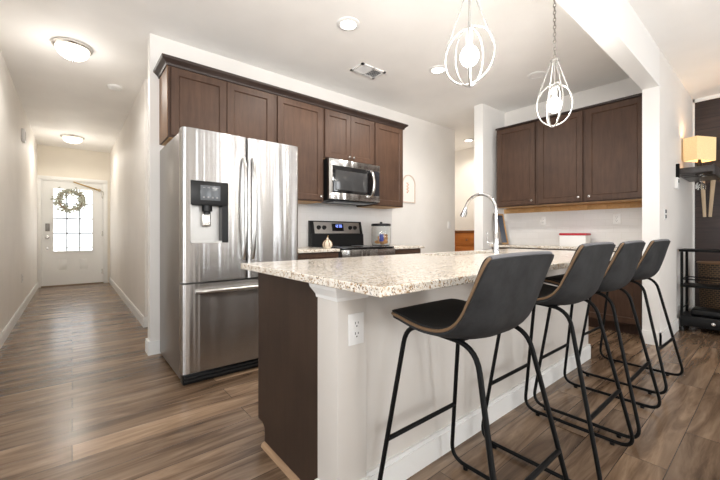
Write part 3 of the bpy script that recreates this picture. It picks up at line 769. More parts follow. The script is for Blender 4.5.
# ------------------------------------------------------------------ microwave
MX0, MX1, MF, MZ0, MZ1 = 2.106, 2.846, 3.062, 1.410, 1.862
mw = thing('microwave', 'stainless over-the-range microwave with a bowed vertical handle', 'microwave', (2.47, 3.3, MZ0))
b = B(); box(b, MX0, MX1, MF+.03, 3.471, MZ0, MZ1-.002, .004); obj('oven_case', b, 'black_plastic', mw)
b = B(); fx1 = MX1-.004
box(b, MX0, fx1, MF, MF+.03, MZ1-.075, MZ1-.003, .004); box(b, MX0, fx1, MF, MF+.03, MZ0+.012, MZ0+.085, .004); box(b, MX0, MX0+.045, MF, MF+.03, MZ0+.08, MZ1-.07); 
obj('front_frame', b, 'steel', mw)
b = B(); box(b, MX0+.045, MX1-.115, MF+.004, MF+.03, MZ0+.085, MZ1-.075, .002); dr = obj('door', b, 'black_gloss', mw)
b = B(); box(b, MX0+.085, MX1-.20, MF+.001, MF+.0045, MZ0+.115, MZ1-.12, .001); obj('window', b, plain('mesh_glass', (.045, .045, .046), .12), dr)
b = B(); box(b, MX1-.113, MX1-.004, MF+.004, MF+.03, MZ0+.085, MZ1-.075, .002); obj('control_panel', b, plain('dark_panel', (.022, .022, .026), .15), mw)
b = B(); n = 16; pts = [(MX1-.145, MF-.004-.05*math.sin(PI*k/n)**.6, MZ0+.075+(MZ1-MZ0-.16)*k/n) for k in range(n+1)]
tube(b, pts, .018, 10); obj('handle', b, 'nickel', dr)
b = B(); box(b, MX0+.1, MX1-.1, MF+.06, MF+.2, MZ0-.012, MZ0); obj('bottom_vent', b, 'grey_plastic', mw)

# ------------------------------------------------------------------ range
SX0, SX1, SF = 2.092, 2.856, 2.815
rg = thing('range', 'stainless and black freestanding range under the microwave', 'stove', (2.475, 3.1, 0))
b = B(); box(b, SX0, SX1, SF+.05, 3.46, .06, .885, .003); obj('range_body', b, 'black_plastic', rg)
b = B(); box(b, SX0, SX1, SF+.02, 3.40, .885, .905, .004); ck = obj('cooktop', b, 'black_gloss', rg)
for x, y, r in ((2.28, 3.0, .10), (2.67, 3.0, .085), (2.28, 3.24, .075), (2.67, 3.24, .10)):
    b = B(); lathe(b, [(r-.004, .905), (r, .905), (r, .9058), (r-.004, .9058)], (x, y, 0), 40); obj('burner_ring', b, 'grey_plastic', ck)
b = B(); box(b, SX0+.006, SX1-.006, SF, SF+.05, .24, .80, .004); box(b, SX0+.006, SX1-.006, SF+.0, SF+.05, .805, .882, .004); od = obj('oven_door', b, 'steel', rg)
b = B(); box(b, SX0+.12, SX1-.12, SF-.003, SF, .34, .66, .001); obj('oven_window', b, 'black_gloss', od)
b = B(); tube(b, fillet([(SX0+.06, SF, .765), (SX0+.06, SF-.045, .765), (SX1-.06, SF-.045, .765), (SX1-.06, SF, .765)], .03), .012, 10); obj('handle', b, 'steel_plain', od)
b = B(); box(b, SX0+.006, SX1-.006, SF+.005, SF+.05, .07, .232, .004); obj('storage_drawer', b, 'steel', rg)
# backguard
b = B(); prism(b, [(3.38, .905), (3.462, .905), (3.462, 1.20), (3.435, 1.20), (3.40, 1.05), (3.385, 1.04)], 'x', SX0, SX1); bg = obj('backguard', b, 'black_plastic', rg)
b = B(); prism(b, [(3.3985, 1.052), (3.405, 1.052), (3.434, 1.186), (3.4285, 1.186)], 'x', SX0+.05, SX1-.045); pn = obj('control_panel', b, 'steel_plain', bg)
sl = math.atan2(.03, .134)
def on_panel(x, z, depth):
    f = (z-1.052)/.134; return Vector((x, 3.3985+.03*f-depth, z))
b = B(); c0 = on_panel(2.475, 1.125, .002)
box(b, 2.39, 2.56, -.0015, .0015, -.045, .045); bmesh.ops.transform(b, matrix=Matrix.Translation((0, c0.y, c0.z)) @ Matrix.Rotation(-sl, 4, 'X'), verts=b.verts); dsp = obj('display', b, 'black_gloss', pn)
b = B()
segs = {'1': 'bc', '2': 'abged', '3': 'abgcd', '0': 'abcdef', '5': 'afgcd'}
def digit(b, ch, x, h=.03, w_=.016):
    s = segs[ch]; t_ = .0032
    P = {'a': (0, h, w_, h+t_), 'g': (0, h/2, w_, h/2+t_), 'd': (0, 0, w_, t_), 'f': (0, h/2, t_, h), 'e': (0, 0, t_, h/2), 'b': (w_-t_, h/2, w_, h), 'c': (w_-t_, 0, w_, h/2)}
    for k in s: q = P[k]; box(b, x+q[0], x+q[2], -.0025, -.0015, q[1], q[3])
for ch, x in (('1', 2.435), ('2', 2.46), ('3', 2.492), ('0', 2.517)): digit(b, ch, x)
bmesh.ops.transform(b, matrix=Matrix.Translation((0, c0.y, c0.z)) @ Matrix.Rotation(-sl, 4, 'X'), verts=b.verts); obj('clock_digits', b, 'blue_led', dsp)
for x in (2.20, 2.275, 2.66, 2.735):
    b = B(); lathe(b, [(0, 0), (.026, 0), (.026, .006), (.021, .008), (.019, .026), (0, .028)], n=18)
    bmesh.ops.transform(b, matrix=Matrix.Translation(on_panel(x, 1.12, 0)) @ Matrix.Rotation(-sl, 4, 'X') @ Matrix.Rotation(PI/2, 4, 'X'), verts=b.verts); obj('knob', b, 'black_plastic', pn)
for x in (SX0+.05, SX1-.05):
    for y in (SF+.1, 3.4):
        b = B(); lathe(b, [(.018, 0), (.018, .062), (0, .062)], (x, y, 0), 10); obj('foot', b, 'black_plastic', rg)

# counter things on the range wall
g = (2.02, 2.965, CT)
t = thing('ceramic_ornament', 'small cream bulb-shaped ornament at the counter edge left of the range', 'ornament', g)
b = B(); lathe(b, [(0, 0), (.03, 0), (.046, .02), (.05, .04), (.043, .062), (.026, .08), (.012, .092), (.006, .112), (0, .116)], g, 22); bd = obj('bulb_body', b, 'cream', t)
b = B()
for k in range(6):
    a = 2*PI*k/6+.3; pts = [(g[0]+(r+.001)*math.cos(a), g[1]+(r+.001)*math.sin(a), g[2]+z) for r, z in ((.046, .02), (.05, .04), (.043, .062), (.026, .08), (.012, .092))]
    tube(b, pts, .0045, 6)
obj('brown_stripes', b, 'brown', t)
b = B(); tube(b, [(g[0], g[1], g[2]+.11), (g[0]+.008, g[1], g[2]+.135)], [.006, .003], 6); obj('stalk', b, 'gold', t)
j = (3.01, 3.22, CT)
t = thing('glass_canister', 'clear glass canister of cookies with a black lid right of the range', 'jar', j)
b = B(); lathe(b, [(0, 0), (.108, 0), (.118, .01), (.122, .05), (.122, .21), (.115, .235), (.115, .245), (.111, .245), (.111, .235), (.118, .208), (.118, .05), (.113, .014), (0, .008)], j, 32); obj('glass_body', b, 'pot_glass', t)
b = B(); lathe(b, [(0, .246), (.124, .246), (.124, .272), (.115, .278), (0, .278)], j, 32); ld_ = obj('lid', b, 'black_plastic', t)
b = B(); lathe(b, [(0, .278), (.012, .279), (.02, .29), (.012, .30), (0, .302)], j, 14); obj('knob', b, 'black_plastic', ld_)
ck_spots = [(.045, -.05, .035), (-.03, -.055, .03), (.06, .02, .036), (-.04, .05, .032), (.05, -.045, .075), (.062, .01, .085), (.035, -.06, .115), (.06, -.01, .125), (-.02, .02, .07), (.02, .05, .08)]
for i, (dx, dy, dz_) in enumerate(ck_spots):
    q = bmesh.new(); lathe(q, [(0, -.014), (.03, -.012), (.036, 0), (.028, .010), (0, .013)], n=14)
    b = B(); merge(b, q, Matrix.Translation((j[0]+dx*.78, j[1]+dy*.78, j[2]+dz_+.012)) @ Matrix.Rotation(random.uniform(-1, 1), 4, 'X') @ Matrix.Rotation(random.uniform(-1, 1), 4, 'Y'))
    solo('cookie', b, 'cookie', 'golden brown cookie inside the glass canister', 'cookie', (j[0]+dx*.78, j[1]+dy*.78, j[2]+dz_+.012), 'cookies in the glass canister')
b = B(); box(b, j[0]-.075, j[0]-.02, j[1]-.07, j[1]-.045, j[2]+.055, j[2]+.145, .006); solo('snack_packet', b, 'foil', 'blue snack packet inside the glass canister', 'packet', (j[0]-.05, j[1]-.06, j[2]+.055))

# arch picture on the wall
ax, az0, az1, aw = 3.795, 1.50, 1.91, .138
t = thing('arched_picture', 'small arched picture with a rust branch print right of the cabinets', 'picture', (ax, 3.48, az0))
def arch(r, base): return [(ax-r, base), (ax+r, base)]+[(ax+r*math.cos(a), az1-aw+r*math.sin(a)) for a in [PI*k/20 for k in range(21)]]
b = B(); outer = arch(aw, az0); inner = arch(aw-.014, az0+.014)
Vo = [[b.verts.new((p[0], y, p[1])) for p in L] for L, y in ((outer, 3.479), (outer, 3.46), (inner, 3.46), (inner, 3.479))]
for r, s in zip(Vo, Vo[1:]+Vo[:1]):
    for k in range(len(outer)): b.faces.new((r[k], r[(k+1) % len(outer)], s[(k+1) % len(outer)], s[k]))
obj('arched_frame', b, 'blush', t)
b = B(); prism(b, arch(aw-.014, az0+.014), 'y', 3.47, 3.476); pr = obj('print', b, 'paper', t)
b = B(); tube(b, [(ax-.02, 3.469, 1.64), (ax-.025, 3.469, 1.72), (ax-.015, 3.469, 1.80)], .003, 6)
for k in range(7):
    z = 1.65+k*.022; s = 1 if k % 2 else -1
    q = bmesh.new(); lathe(q, [(0, -.02), (.009, 0), (0, .02)], n=8, sy=.2); merge(b, q, Matrix.Translation((ax-.022+s*.014, 3.469, z)) @ Matrix.Rotation(s*.9, 4, 'Y'))
obj('branch_motif', b, 'rust', pr)
outlet('light_switch', 'white double light switch on the kitchen wall near the opening', (4.78, 3.48, 1.19), 'y-', 'switch', 'light switch')

# ------------------------------------------------------------------ island
IX0, IX1 = .75, 3.36
isl = thing('kitchen_island', 'long kitchen island with dark end panel and pale painted stool side', 'kitchen island', (2.05, 1.4, 0))
b = B(); box(b, IX0, IX1-.02, 1.16, 1.705, .09, .68); box(b, IX0, 1.91, 1.16, 1.705, .68, .868); box(b, 2.74, IX1-.02, 1.16, 1.705, .68, .868); box(b, 1.91, 2.74, 1.16, 1.43, .68, .868); box(b, 1.91, 2.74, 1.69, 1.705, .68, .868); box(b, IX0, IX1-.02, 1.16, 1.635, 0, .09); obj('cabinet_body', b, 'cab_frame', isl)
b = B(); prism(b, [(1.146, 0), (1.632, 0), (1.632, .085), (1.657, .105), (1.708, .105), (1.708, .868), (1.146, .868)], 'x', IX0-.014, IX0); obj('end_panel', b, 'cab_side', isl)
b = B(); qr = [(IX0-.014-.02*math.cos(a), .02*math.sin(a)) for a in [PI/2*k/6 for k in range(7)]]+[(IX0-.014, 0)]
prism(b, qr, 'y', 1.146, 1.632); q_ = obj('quarter_round', b, 'quarter', isl); q_['label'] = 'tan oak quarter round'
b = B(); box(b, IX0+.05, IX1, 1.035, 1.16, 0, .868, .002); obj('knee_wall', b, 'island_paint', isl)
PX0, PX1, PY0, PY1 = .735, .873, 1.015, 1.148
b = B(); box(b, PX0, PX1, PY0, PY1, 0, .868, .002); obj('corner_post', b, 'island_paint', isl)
b = B()
def frustum(b, e0, e1, z0, z1):
    lo = [b.verts.new((x, y, z0)) for x, y in ((PX0-e0, PY0-e0), (PX1+e0, PY0-e0), (PX1+e0, PY1+e0), (PX0-e0, PY1+e0))]
    hi = [b.verts.new((x, y, z1)) for x, y in ((PX0-e1, PY0-e1), (PX1+e1, PY0-e1), (PX1+e1, PY1+e1), (PX0-e1, PY1+e1))]
    for k in range(4): b.faces.new((lo[k], lo[(k+1) % 4], hi[(k+1) % 4], hi[k]))
    b.faces.new(lo[::-1]); b.faces.new(hi)
frustum(b, .004, .006, .805, .818); frustum(b, .006, .022, .818, .845); frustum(b, .022, .026, .845, .868)
obj('post_capital', b, 'trim', isl)
b = B(); box(b, PX1, IX1+.012, 1.019, 1.035, 0, .10); box(b, PX1, IX1+.009, 1.023, 1.035, .10, .118); box(b, PX0-.014, PX1+.01, PY0-.014, PY0, 0, .10); box(b, PX0-.011, PX1+.008, PY0-.011, PY0, .10, .118)
box(b, PX0-.014, PX0, PY0-.014, PY1, 0, .10); box(b, IX1, IX1+.012, 1.019, 1.16, 0, .10); obj('baseboard', b, 'trim', isl)
for k in range(4):
    x0 = IX0+.02+k*.64
    b = shaker(.62, .70); bmesh.ops.transform(b, matrix=Matrix.Translation((x0+.62, 1.705, .13)) @ Matrix.Rotation(PI, 4, 'Z'), verts=b.verts); obj('door', b, 'cab', isl)
# worktop with sink cut-out
TX0, TX1, TY0, TY1 = .672, 3.46, .724, 1.778; KX0, KX1, KY0, KY1 = 1.93, 2.72, 1.45, 1.675
b = B()
def ring(z, e=0): return ([b.verts.new((x, y, z)) for x, y in ((TX0+e, TY0+e), (TX1-e, TY0+e), (TX1-e, TY1-e), (TX0+e, TY1-e))], [b.verts.new((x, y, z)) for x, y in ((KX0, KY0), (KX1, KY0), (KX1, KY1), (KX0, KY1))])
o0, i0 = ring(.868, .002); o1, _ = ring(.870, 0); o2, _2 = ring(.8945, 0); o3, i3 = ring(.8975, .003)
for v in _+_2: b.verts.remove(v)
for k in range(4):
    n_ = (k+1) % 4
    b.faces.new((o0[k], o0[n_], o1[n_], o1[k])); b.faces.new((o1[k], o1[n_], o2[n_], o2[k])); b.faces.new((o2[k], o2[n_], o3[n_], o3[k]))
    b.faces.new((o3[k], o3[n_], i3[n_], i3[k])); b.faces.new((o0[k], i0[k], i0[n_], o0[n_])); b.faces.new((i3[k], i3[n_], i0[n_], i0[k]))
solo('countertop', b, 'granite', 'large speckled granite worktop on the kitchen island', 'countertop', (2.05, 1.25, .868), smooth=False)
b = B(); s0, s1 = .012, .0
for (x0, x1, y0, y1, z0, z1) in ((KX0-s0, KX1+s0, KY0-s0, KY0+.004, .70, .867), (KX0-s0, KX1+s0, KY1-.004, KY1+.008, .70, .867), (KX0-s0, KX0+.004, KY0, KY1, .70, .867), (KX1-.004, KX1+s0, KY0, KY1, .70, .867), (KX0-s0, KX1+s0, KY0-s0, KY1+.008, .69, .70)):
    box(b, x0, x1, y0, y1, z0, z1)
t = thing('sink', 'undermount stainless sink set in the island worktop', 'sink', (2.3, 1.56, .69)); obj('basin', b, 'steel_plain', t)
b = B(); lathe(b, [(0, .701), (.04, .701), (.042, .704), (.03, .703), (0, .7025)], (2.3, 1.56, 0), 20); obj('drain', b, 'chrome', t)
# faucet
fx, fy, fz = 2.52, 1.40, .8975
t = thing('faucet', 'tall gooseneck chrome faucet beside the island sink', 'faucet', (fx, fy, fz))
b = B(); lathe(b, [(0, 0), (.03, 0), (.03, .006), (.024, .012), (.022, .03), (.022, .16), (.016, .172), (0, .172)], (fx, fy, fz), 24); obj('base_body', b, 'chrome', t)
dirv = Vector((.02, 1, 0)).normalized(); R_ = .138; zc = 1.228
pts = [Vector((fx, fy, fz+.15)), Vector((fx, fy, zc-.06)), Vector((fx, fy, zc))]
for k in range(1, 16):
    a = PI*k/16.5; pts.append(Vector((fx, fy, zc))+dirv*(R_-R_*math.cos(a))+Vector((0, 0, R_*math.sin(a))))
b = B(); tube(b, pts, .0125, 12); obj('gooseneck', b, 'chrome', t)
e = pts[-1]; d_ = (pts[-1]-pts[-2]).normalized()
b = B(); tube(b, [e-d_*.004, e+d_*.02, e+d_*.075, e+d_*.08], [.0135, .018, .026, .022], 14); sh = obj('spray_head', b, 'chrome', t)
b = B(); tube(b, [e+d_*.04+Vector((.016, -.012, 0)), e+d_*.068+Vector((.019, -.014, 0))], .005, 8); obj('spray_button', b, 'black_plastic', sh)
b = B(); tube(b, [(fx, fy, fz+.075), (fx-.012, fy+.05, fz+.075)], .013, 12); tube(b, fillet([(fx-.011, fy+.046, fz+.075), (fx-.014, fy+.062, fz+.082), (fx-.014, fy+.068, fz+.165)], .015), .0055, 8); obj('lever', b, 'chrome', t)
outlet('wall_outlet', 'white outlet plate on the island corner post', (.818, PY0, .694), 'y-')

# end-wall counter things and outlets
outlet('wall_outlet', 'white outlet plate on the tile left of the red-lidded box', (4.782, 1.995, 1.215), 'x-')
outlet('wall_outlet', 'white outlet plate on the tile near the dividing wall', (4.782, 1.19, 1.215), 'x-')
def leaning(name, label, cat, x, y, w_, h_, tk, fm, gm, inner):
    t = thing(name, label, cat, (x, y, CT)); A = Matrix.Translation((x, y, CT+.003)) @ Matrix.Rotation(math.radians(-10.5), 4, 'X')
    b = B()
    for q in ((-w_, -w_+.022, 0, h_), (w_-.022, w_, 0, h_), (-w_, w_, 0, .024), (-w_, w_, h_-.022, h_)): box(b, q[0], q[1], -tk, tk, q[2], q[3], .002)
    bmesh.ops.transform(b, matrix=A, verts=b.verts); obj('wooden_frame', b, fm, t)
    b = B(); box(b, -w_+.02, w_-.02, -.005, .005, .022, h_-.02); bmesh.ops.transform(b, matrix=A, verts=b.verts); obj(inner, b, gm, t)
leaning('chalkboard_frame', 'wood-framed dark board leaning in the counter corner', 'frame', 4.575, 2.42, .10, .43, .012, 'maple', 'navy', 'dark_board')
leaning('picture_frame', 'slim grey-brown frame leaning left of the dark board on the counter', 'frame', 4.437, 2.40, .03, .43, .012, 'frame_grey', 'paper', 'photo')
t = thing('storage_box', 'white box with a red lid on the end-wall counter', 'box', (4.63, 1.57, CT))
b = B(); box(b, 4.55, 4.72, 1.43, 1.71, CT, CT+.13, .006); obj('box_body', b, 'white_plastic', t)
b = B(); box(b, 4.545, 4.725, 1.425, 1.715, CT+.13, CT+.158, .012, 3); obj('lid', b, 'red', t)

# ------------------------------------------------------------------ far room dresser
t = thing('dresser', 'orange wooden chest of drawers in the far room beyond the kitchen', 'dresser', (5.95, 3.45, 0))
b = B(); box(b, 5.72, 6.18, 2.95, 4.05, .08, 1.07, .006); obj('carcass', b, 'dresser', t)
b = B(); box(b, 5.69, 6.2, 2.92, 4.08, 1.07, 1.11, .008); obj('top', b, 'dresser_top', t)
for k in range(4):
    b = B(); box(b, 5.705, 5.72, 2.99, 4.01, .12+k*.235, .335+k*.235, .004); d = obj('drawer', b, 'dresser', t)
    for y in (3.25, 3.75):
        b = B(); lathe(b, [(0, 0), (.012, .0), (.018, .018), (0, .025)], n=12); bmesh.ops.transform(b, matrix=Matrix.Translation((5.705, y, .225+k*.235)) @ Matrix.Rotation(-PI/2, 4, 'Y'), verts=b.verts); obj('knob', b, 'brown', d)
for x in (5.76, 6.14):
    for y in (3.0, 4.0):
        b = B(); box(b, x-.025, x+.025, y-.025, y+.025, 0, .08); obj('foot', b, 'dresser', t)

# ------------------------------------------------------------------ bar stools
def stool_shell():
    """bucket shell: rows of sections from the front seat edge to the top of the back"""
    cen = [(.228, .748), (.215, .762), (.15, .757), (.08, .742), (.01, .731), (-.06, .727), (-.11, .735), (-.142, .762), (-.160, .806), (-.176, .862), (-.188, .92), (-.196, .968), (-.199, .986)]
    rim = [(.218, .750), (.208, .762), (.155, .760), (.09, .750), (.03, .745), (-.03, .750), (-.075, .768), (-.105, .800), (-.126, .842), (-.147, .888), (-.167, .935), (-.183, .970), (-.189, .982)]
    wid = [.165, .185, .198, .205, .208, .208, .207, .206, .206, .207, .209, .209, .198]
    return cen, rim, wid
def shell_grid(off=0, m=9):
    cen, rim, wid = stool_shell(); rows = []
    for (cy, cz), (ry, rz), w_ in zip(cen, rim, wid):
        row = []
        for k in range(2*m+1):
            s = -1+k/m; a = abs(s); f = a**2.4
            row.append(Vector((w_*math.sin(s*PI/2*.98)**1 if False else w_*(s if a < .0 else math.copysign(1-(1-a)**1.25, s)), cy+(ry-cy)*f, cz+(rz-cz)*f)))
        rows.append(row)
    return rows
def catmull(rows, sub=3):
    out = []
    n = len(rows)
    for i in range(n-1):
        p0, p1, p2, p3 = rows[max(i-1, 0)], rows[i], rows[i+1], rows[min(i+2, n-1)]
        for k in range(sub):
            t_ = k/sub
            out.append([.5*((2*b_)+(c_-a_)*t_+(2*a_-5*b_+4*c_-d_)*t_*t_+(3*b_-a_-3*c_+d_)*t_**3) for a_, b_, c_, d_ in zip(p0, p1, p2, p3)])
    out.append(rows[-1]); return out
def make_stool():
    root = thing('bar_stool', 'x', 'bar stool', (0, 0, 0))
    rows = catmull(shell_grid()); nr, nc = len(rows), len(rows[0])
    # normals for thickness
    nor = [[None]*nc for _ in range(nr)]
    for i in range(nr):
        for k in range(nc):
            du = rows[min(i+1, nr-1)][k]-rows[max(i-1, 0)][k]; dv = rows[i][min(k+1, nc-1)]-rows[i][max(k-1, 0)]
            n_ = du.cross(dv); nor[i][k] = n_.normalized() if n_.length > 1e-9 else Vector((0, 0, 1))
    ref = nor[nr//3][nc//2]
    sgn = 1 if ref.z > 0 else -1
    def sheet(d0, d1):
        b = B()
        up = [[b.verts.new(rows[i][k]+nor[i][k]*sgn*d0) for k in range(nc)] for i in range(nr)]
        dn = [[b.verts.new(rows[i][k]+nor[i][k]*sgn*d1) for k in range(nc)] for i in range(nr)]
        for i in range(nr-1):
            for k in range(nc-1):
                b.faces.new((up[i][k], up[i][k+1], up[i+1][k+1], up[i+1][k])); b.faces.new((dn[i][k], dn[i+1][k], dn[i+1][k+1], dn[i][k+1]))
        for i in range(nr-1):
            b.faces.new((up[i][0], up[i+1][0], dn[i+1][0], dn[i][0])); b.faces.new((up[i][-1], dn[i][-1], dn[i+1][-1], up[i+1][-1]))
        for k in range(nc-1):
            b.faces.new((up[0][k], dn[0][k], dn[0][k+1], up[0][k+1])); b.faces.new((up[-1][k], up[-1][k+1], dn[-1][k+1], dn[-1][k]))
        return b
    obj('seat_shell', sheet(-.009, -.026), 'leather', root, local=True, ang=60)
    pad = obj('seat_pad', sheet(.0, -.009), 'leather_seat', root, local=True, ang=60); pad['label'] = 'black inner upholstery'
    # stitched tan edge piping
    edge = [rows[i][0] for i in range(nr-1, -1, -1)]+[rows[0][k] for k in range(1, nc)]+[rows[i][-1] for i in range(1, nr)]
    edge += [rows[-1][k] for k in range(nc-2, 0, -1)]
    mid = []
    for i in range(nr-1, -1, -1): mid.append(rows[i][0]-nor[i][0]*sgn*.012)
    for k in range(1, nc): mid.append(rows[0][k]-nor[0][k]*sgn*.012)
    for i in range(1, nr): mid.append(rows[i][-1]-nor[i][-1]*sgn*.012)
    b = B(); tube(b, mid, .0056, 8); e_ = obj('edge_piping', b, 'tan', root, local=True, ang=60); e_['label'] = 'tan stitched edge piping'
    b = B(); tube(b, [rows[-1][k]-nor[-1][k]*sgn*.012 for k in range(nc)], .0085, 8); obj('top_piping', b, 'cushion_grey', root, local=True, ang=60)
    # side frames: closed sled loops
    for s in (-1, 1):
        b = B()
        loop = [(s*.165, .150, .722), (s*.238, .245, .018), (s*.238, -.285, .018), (s*.165, -.135, .704)]
        tube(b, fillet(loop, .075, True, 7), .0088, 10, True); fr_ = obj('side_frame', b, 'black_metal', root, local=True, ang=60)
        for y in (.17, -.19):
            q = B(); lathe(q, [(.011, 0), (.012, .012), (0, .012)], (s*.238, y, 0), 10); obj('floor_glide', q, 'black_plastic', fr_, local=True)
    def leg_at(z, rear):
        f = (z-.018)/((.704 if rear else .722)-.018)
        return (.238+(.165-.238)*f, (-.285+(-.135+.285)*f) if rear else (.245+(.150-.245)*f))
    x, y = leg_at(.285, False); b = B(); tube(b, [(-x, y, .285), (x, y, .285)], .009, 10); obj('footrest_bar', b, 'black_metal', root, local=True)
    x, y = leg_at(.285, True); b = B(); tube(b, [(-x, y, .285), (x, y, .285)], .009, 10); obj('rear_crossbar', b, 'black_metal', root, local=True)
    for y in (.09, -.08):
        b = B(); tube(b, [(-.165, y, .716), (.165, y, .716)], .009, 8); obj('seat_support', b, 'black_metal', root, local=True)
    return root
stool = make_stool()
spots = [(1.113, .725, 0, 'charcoal bar stool with tan stitched edge nearest the camera, at the corner post end'),
         (1.835, .725, 0, 'charcoal bar stool directly behind the nearest one along the island'),
         (2.41, .722, 0, 'charcoal bar stool third along the island, before the last one'),
         (3.16, .73, -.03, 'charcoal bar stool farthest along, in front of the dividing wall end')]
for i, (x, y, a, lab) in enumerate(spots):
    s = stool if i == 0 else copy_tree(stool)
    s.scale = (1, 1, 1 if i == 0 else 1.02)
    s.location = (x, y, 0); s.rotation_euler = (0, 0, a); s['label'] = lab; s['group'] = 'charcoal bar stools at the island'

# ------------------------------------------------------------------ living-room side, right edge
t = thing('thermostat', 'small white control box higher on the pale dividing wall', 'wall control', (5.0, .725, 1.53))
b = B(); box(b, 4.955, 5.045, .695, .725, 1.53, 1.65, .005); obj('cover', b, 'white_plastic', t)
b = B(); box(b, 4.975, 5.025, .6935, .696, 1.595, 1.635, .001); obj('display', b, 'screen', t)
t = thing('light_switch', 'small switch plate with two dark rockers lower on the pale dividing wall', 'light switch', (4.47, .725, 1.18))
b = B(); box(b, 4.43, 4.51, .716, .725, 1.18, 1.30, .003); obj('cover_plate', b, 'white_plastic', t)
for z in (1.20, 1.25):
    b = B(); box(b, 4.452, 4.488, .709, .717, z, z+.034, .002); obj('rocker', b, 'grey_plastic', t)
sx0, sx1, sy0, sy1, sz0, sz1 = 5.05, 5.92, .44, .725, 1.66, 1.775
t = thing('wall_shelf', 'thick charcoal wooden wall shelf holding the lit lamp', 'shelf', (5.5, .725, sz0))
b = B(); box(b, sx0, sx1, sy0, sy1, sz0+.03, sz1-.02, .006); obj('shelf_board', b, 'shelf_wood', t)
b = B(); box(b, sx0-.012, sx0+.012, sy1-.03, sy1, sz0-.01, sz1+.03, .003); obj('end_bracket', b, 'black_metal', t)
b = B(); box(b, sx0, sx1, sy0-.015, sy0+.005, sz0, sz1-.01, .006); obj('front_lip', b, 'shelf_wood', t)
for x in (5.2, 5.36):
    b = B(); tube(b, [(x, .47, sz0+.03), (x, .70, sz0+.03)], .004, 6); obj('glass_rail', b, 'black_metal', t)
lx, ly = 5.47, .585
t = thing('table_lamp', 'lit table lamp with a boxy warm linen shade on the wall shelf', 'lamp', (lx, ly, sz1-.02))
b = B(); lathe(b, [(0, 0), (.075, 0), (.075, .014), (.06, .022), (.02, .03), (0, .03)], (lx, ly, sz1-.02), 24); obj('lamp_base', b, 'gold', t)
b = B(); lathe(b, [(0, .02), (.024, .025), (.03, .06), (.018, .1), (.012, .14), (0, .14)], (lx, ly, sz1-.02), 16); obj('lamp_stem', b, 'black_plastic', t)
A = Matrix.Translation((lx, ly, 0)) @ Matrix.Rotation(math.radians(-27), 4, 'Z')
b = B(); zl, zh = 1.872, 2.132
def rect(a, c, z): return [b.verts.new((x, y, z)) for x, y in ((-a, -c), (a, -c), (a, c), (-a, c))]
o0, o1, i1, i0 = rect(.140, .066, zl), rect(.142, .068, zh), rect(.137, .063, zh), rect(.135, .061, zl)
for r, s in ((o0, o1), (o1, i1), (i1, i0), (i0, o0)):
    for k in range(4): b.faces.new((r[k], r[(k+1) % 4], s[(k+1) % 4], s[k]))
bmesh.ops.transform(b, matrix=A, verts=b.verts); obj('lamp_shade', b, 'shade', t, smooth=False)
b = B(); lathe(b, [(0, 0), (.012, .0), (.028, .05), (.02, .08), (0, .09)], (lx, ly, 1.895), 14); obj('bulb', b, emit('warm_bulb', (1, .75, .4), 4), t)
point('lamp_table', (lx, ly, 2.05), 3, (1, .82, .58), .05)
for i, (x, y) in enumerate(((5.20, .555), (5.36, .555))):
    g = (x, y, sz0+.024)
    t = thing('wine_glass', 'upside-down stemmed glass hanging under the shelf end' if i == 0 else 'upside-down stemmed glass hanging deeper under the lamp', 'glass', g, 0, 'stemmed glasses under the wall shelf')
    b = B(); lathe(b, [(0, 0), (.034, 0), (.03, -.004), (.004, -.01), (.004, -.065), (.02, -.08), (.038, -.11), (.036, -.15), (.034, -.15), (.036, -.11), (.018, -.083), (0, -.078)], g, 24); obj('glass_bowl', b, 'pot_glass', t)
for i, (y, tl) in enumerate(((.625, -.02), (.552, .03))):
    b = B(); q = bmesh.new(); lathe(q, [(0, -.24), (.016, -.24), (.019, 0), (.024, .24), (0, .24)], n=8, sx=.5)
    merge(b, q, Matrix.Translation((X1-.045, y, 1.50)) @ Matrix.Rotation(tl*2, 4, 'X'))
    solo('wooden_batten', b, 'pale_wood', 'pale wooden batten on the dark boards, nearer the white wall' if i == 0 else 'pale wooden batten on the dark boards, at the photo edge', 'batten', (X1-.045, y, 1.26), 'pair of pale battens on the dark wall')
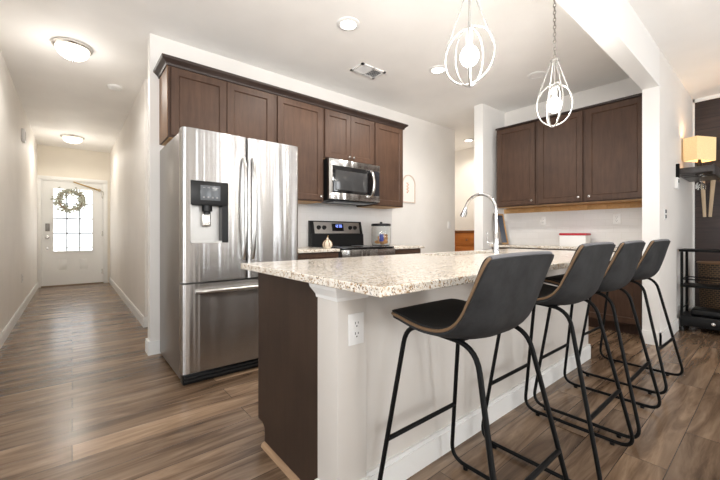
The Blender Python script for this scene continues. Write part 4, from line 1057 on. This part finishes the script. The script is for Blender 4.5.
# black metal rack
rx0, rx1, ry0, ry1 = 5.08, 5.42, -.55, .695
t = thing('metal_rack', 'black three-tier metal rack in front of the dark boards', 'rack', (5.25, .1, 0))
for x in (rx0+.012, rx1-.012):
    for y in (ry0+.012, ry1-.012):
        b = B(); box(b, x-.011, x+.011, y-.011, y+.011, .05, .86); obj('post', b, 'black_metal', t)
        b = B(); lathe(b, [(0, 0), (.02, 0), (.022, .03), (.01, .05), (0, .05)], (x, y, 0), 12); obj('caster', b, 'black_plastic', t)
b = B(); box(b, rx0-.01, rx1+.01, ry0-.01, ry1+.01, .855, .88, .003); obj('top_shelf', b, 'black_metal', t)
b = B(); box(b, rx0, rx1, ry0, ry1, .475, .495, .002); obj('middle_shelf', b, 'black_metal', t)
b = B()
for z in (.56,):
    tube(b, [(rx0+.01, ry0, z), (rx0+.01, ry1, z)], .006, 6); tube(b, [(rx0, ry1-.01, z), (rx1, ry1-.01, z)], .006, 6); tube(b, [(rx1-.01, ry0, z), (rx1-.01, ry1, z)], .006, 6)
tube(b, [(rx0, ry1-.01, .24), (rx1, ry1-.01, .24)], .006, 6)
obj('guard_rail', b, 'black_metal', t)
b = B(); box(b, rx0, rx1, ry0, ry1, .06, .17, .004); dd = obj('bottom_tray', b, 'black_plastic', t)
b = B(); lathe(b, [(0, 0), (.012, 0), (.016, .015), (0, .02)], n=12); bmesh.ops.transform(b, matrix=Matrix.Translation((rx0, .44, .115)) @ Matrix.Rotation(-PI/2, 4, 'Y'), verts=b.verts); obj('knob', b, 'nickel', dd)
b = B(); box(b, rx0+.05, rx1-.05, .1, .62, .172, .24, .02, 3); solo('dark_cushion', b, 'black_plastic', 'folded black bundle on the bottom tier of the rack', 'bundle', (5.25, .36, .172))
# wicker basket behind the rack
wb = (5.66, .40, 0)
t = thing('wicker_basket', 'tall dark wicker basket standing behind the black rack', 'basket', wb)
b = B(); lathe(b, [(0, 0), (.11, 0), (.125, .05), (.14, .35), (.15, .70), (.145, .72), (.13, .70), (.12, .35), (.1, .03), (0, .03)], wb, 32, 1, 1.5); obj('woven_body', b, 'wicker', t)
b = B(); tube(b, [(wb[0]+.148*math.cos(a), wb[1]+.222*math.sin(a), .715) for a in [2*PI*k/32 for k in range(32)]], .012, 8, True); obj('braided_rim', b, 'brown', t)
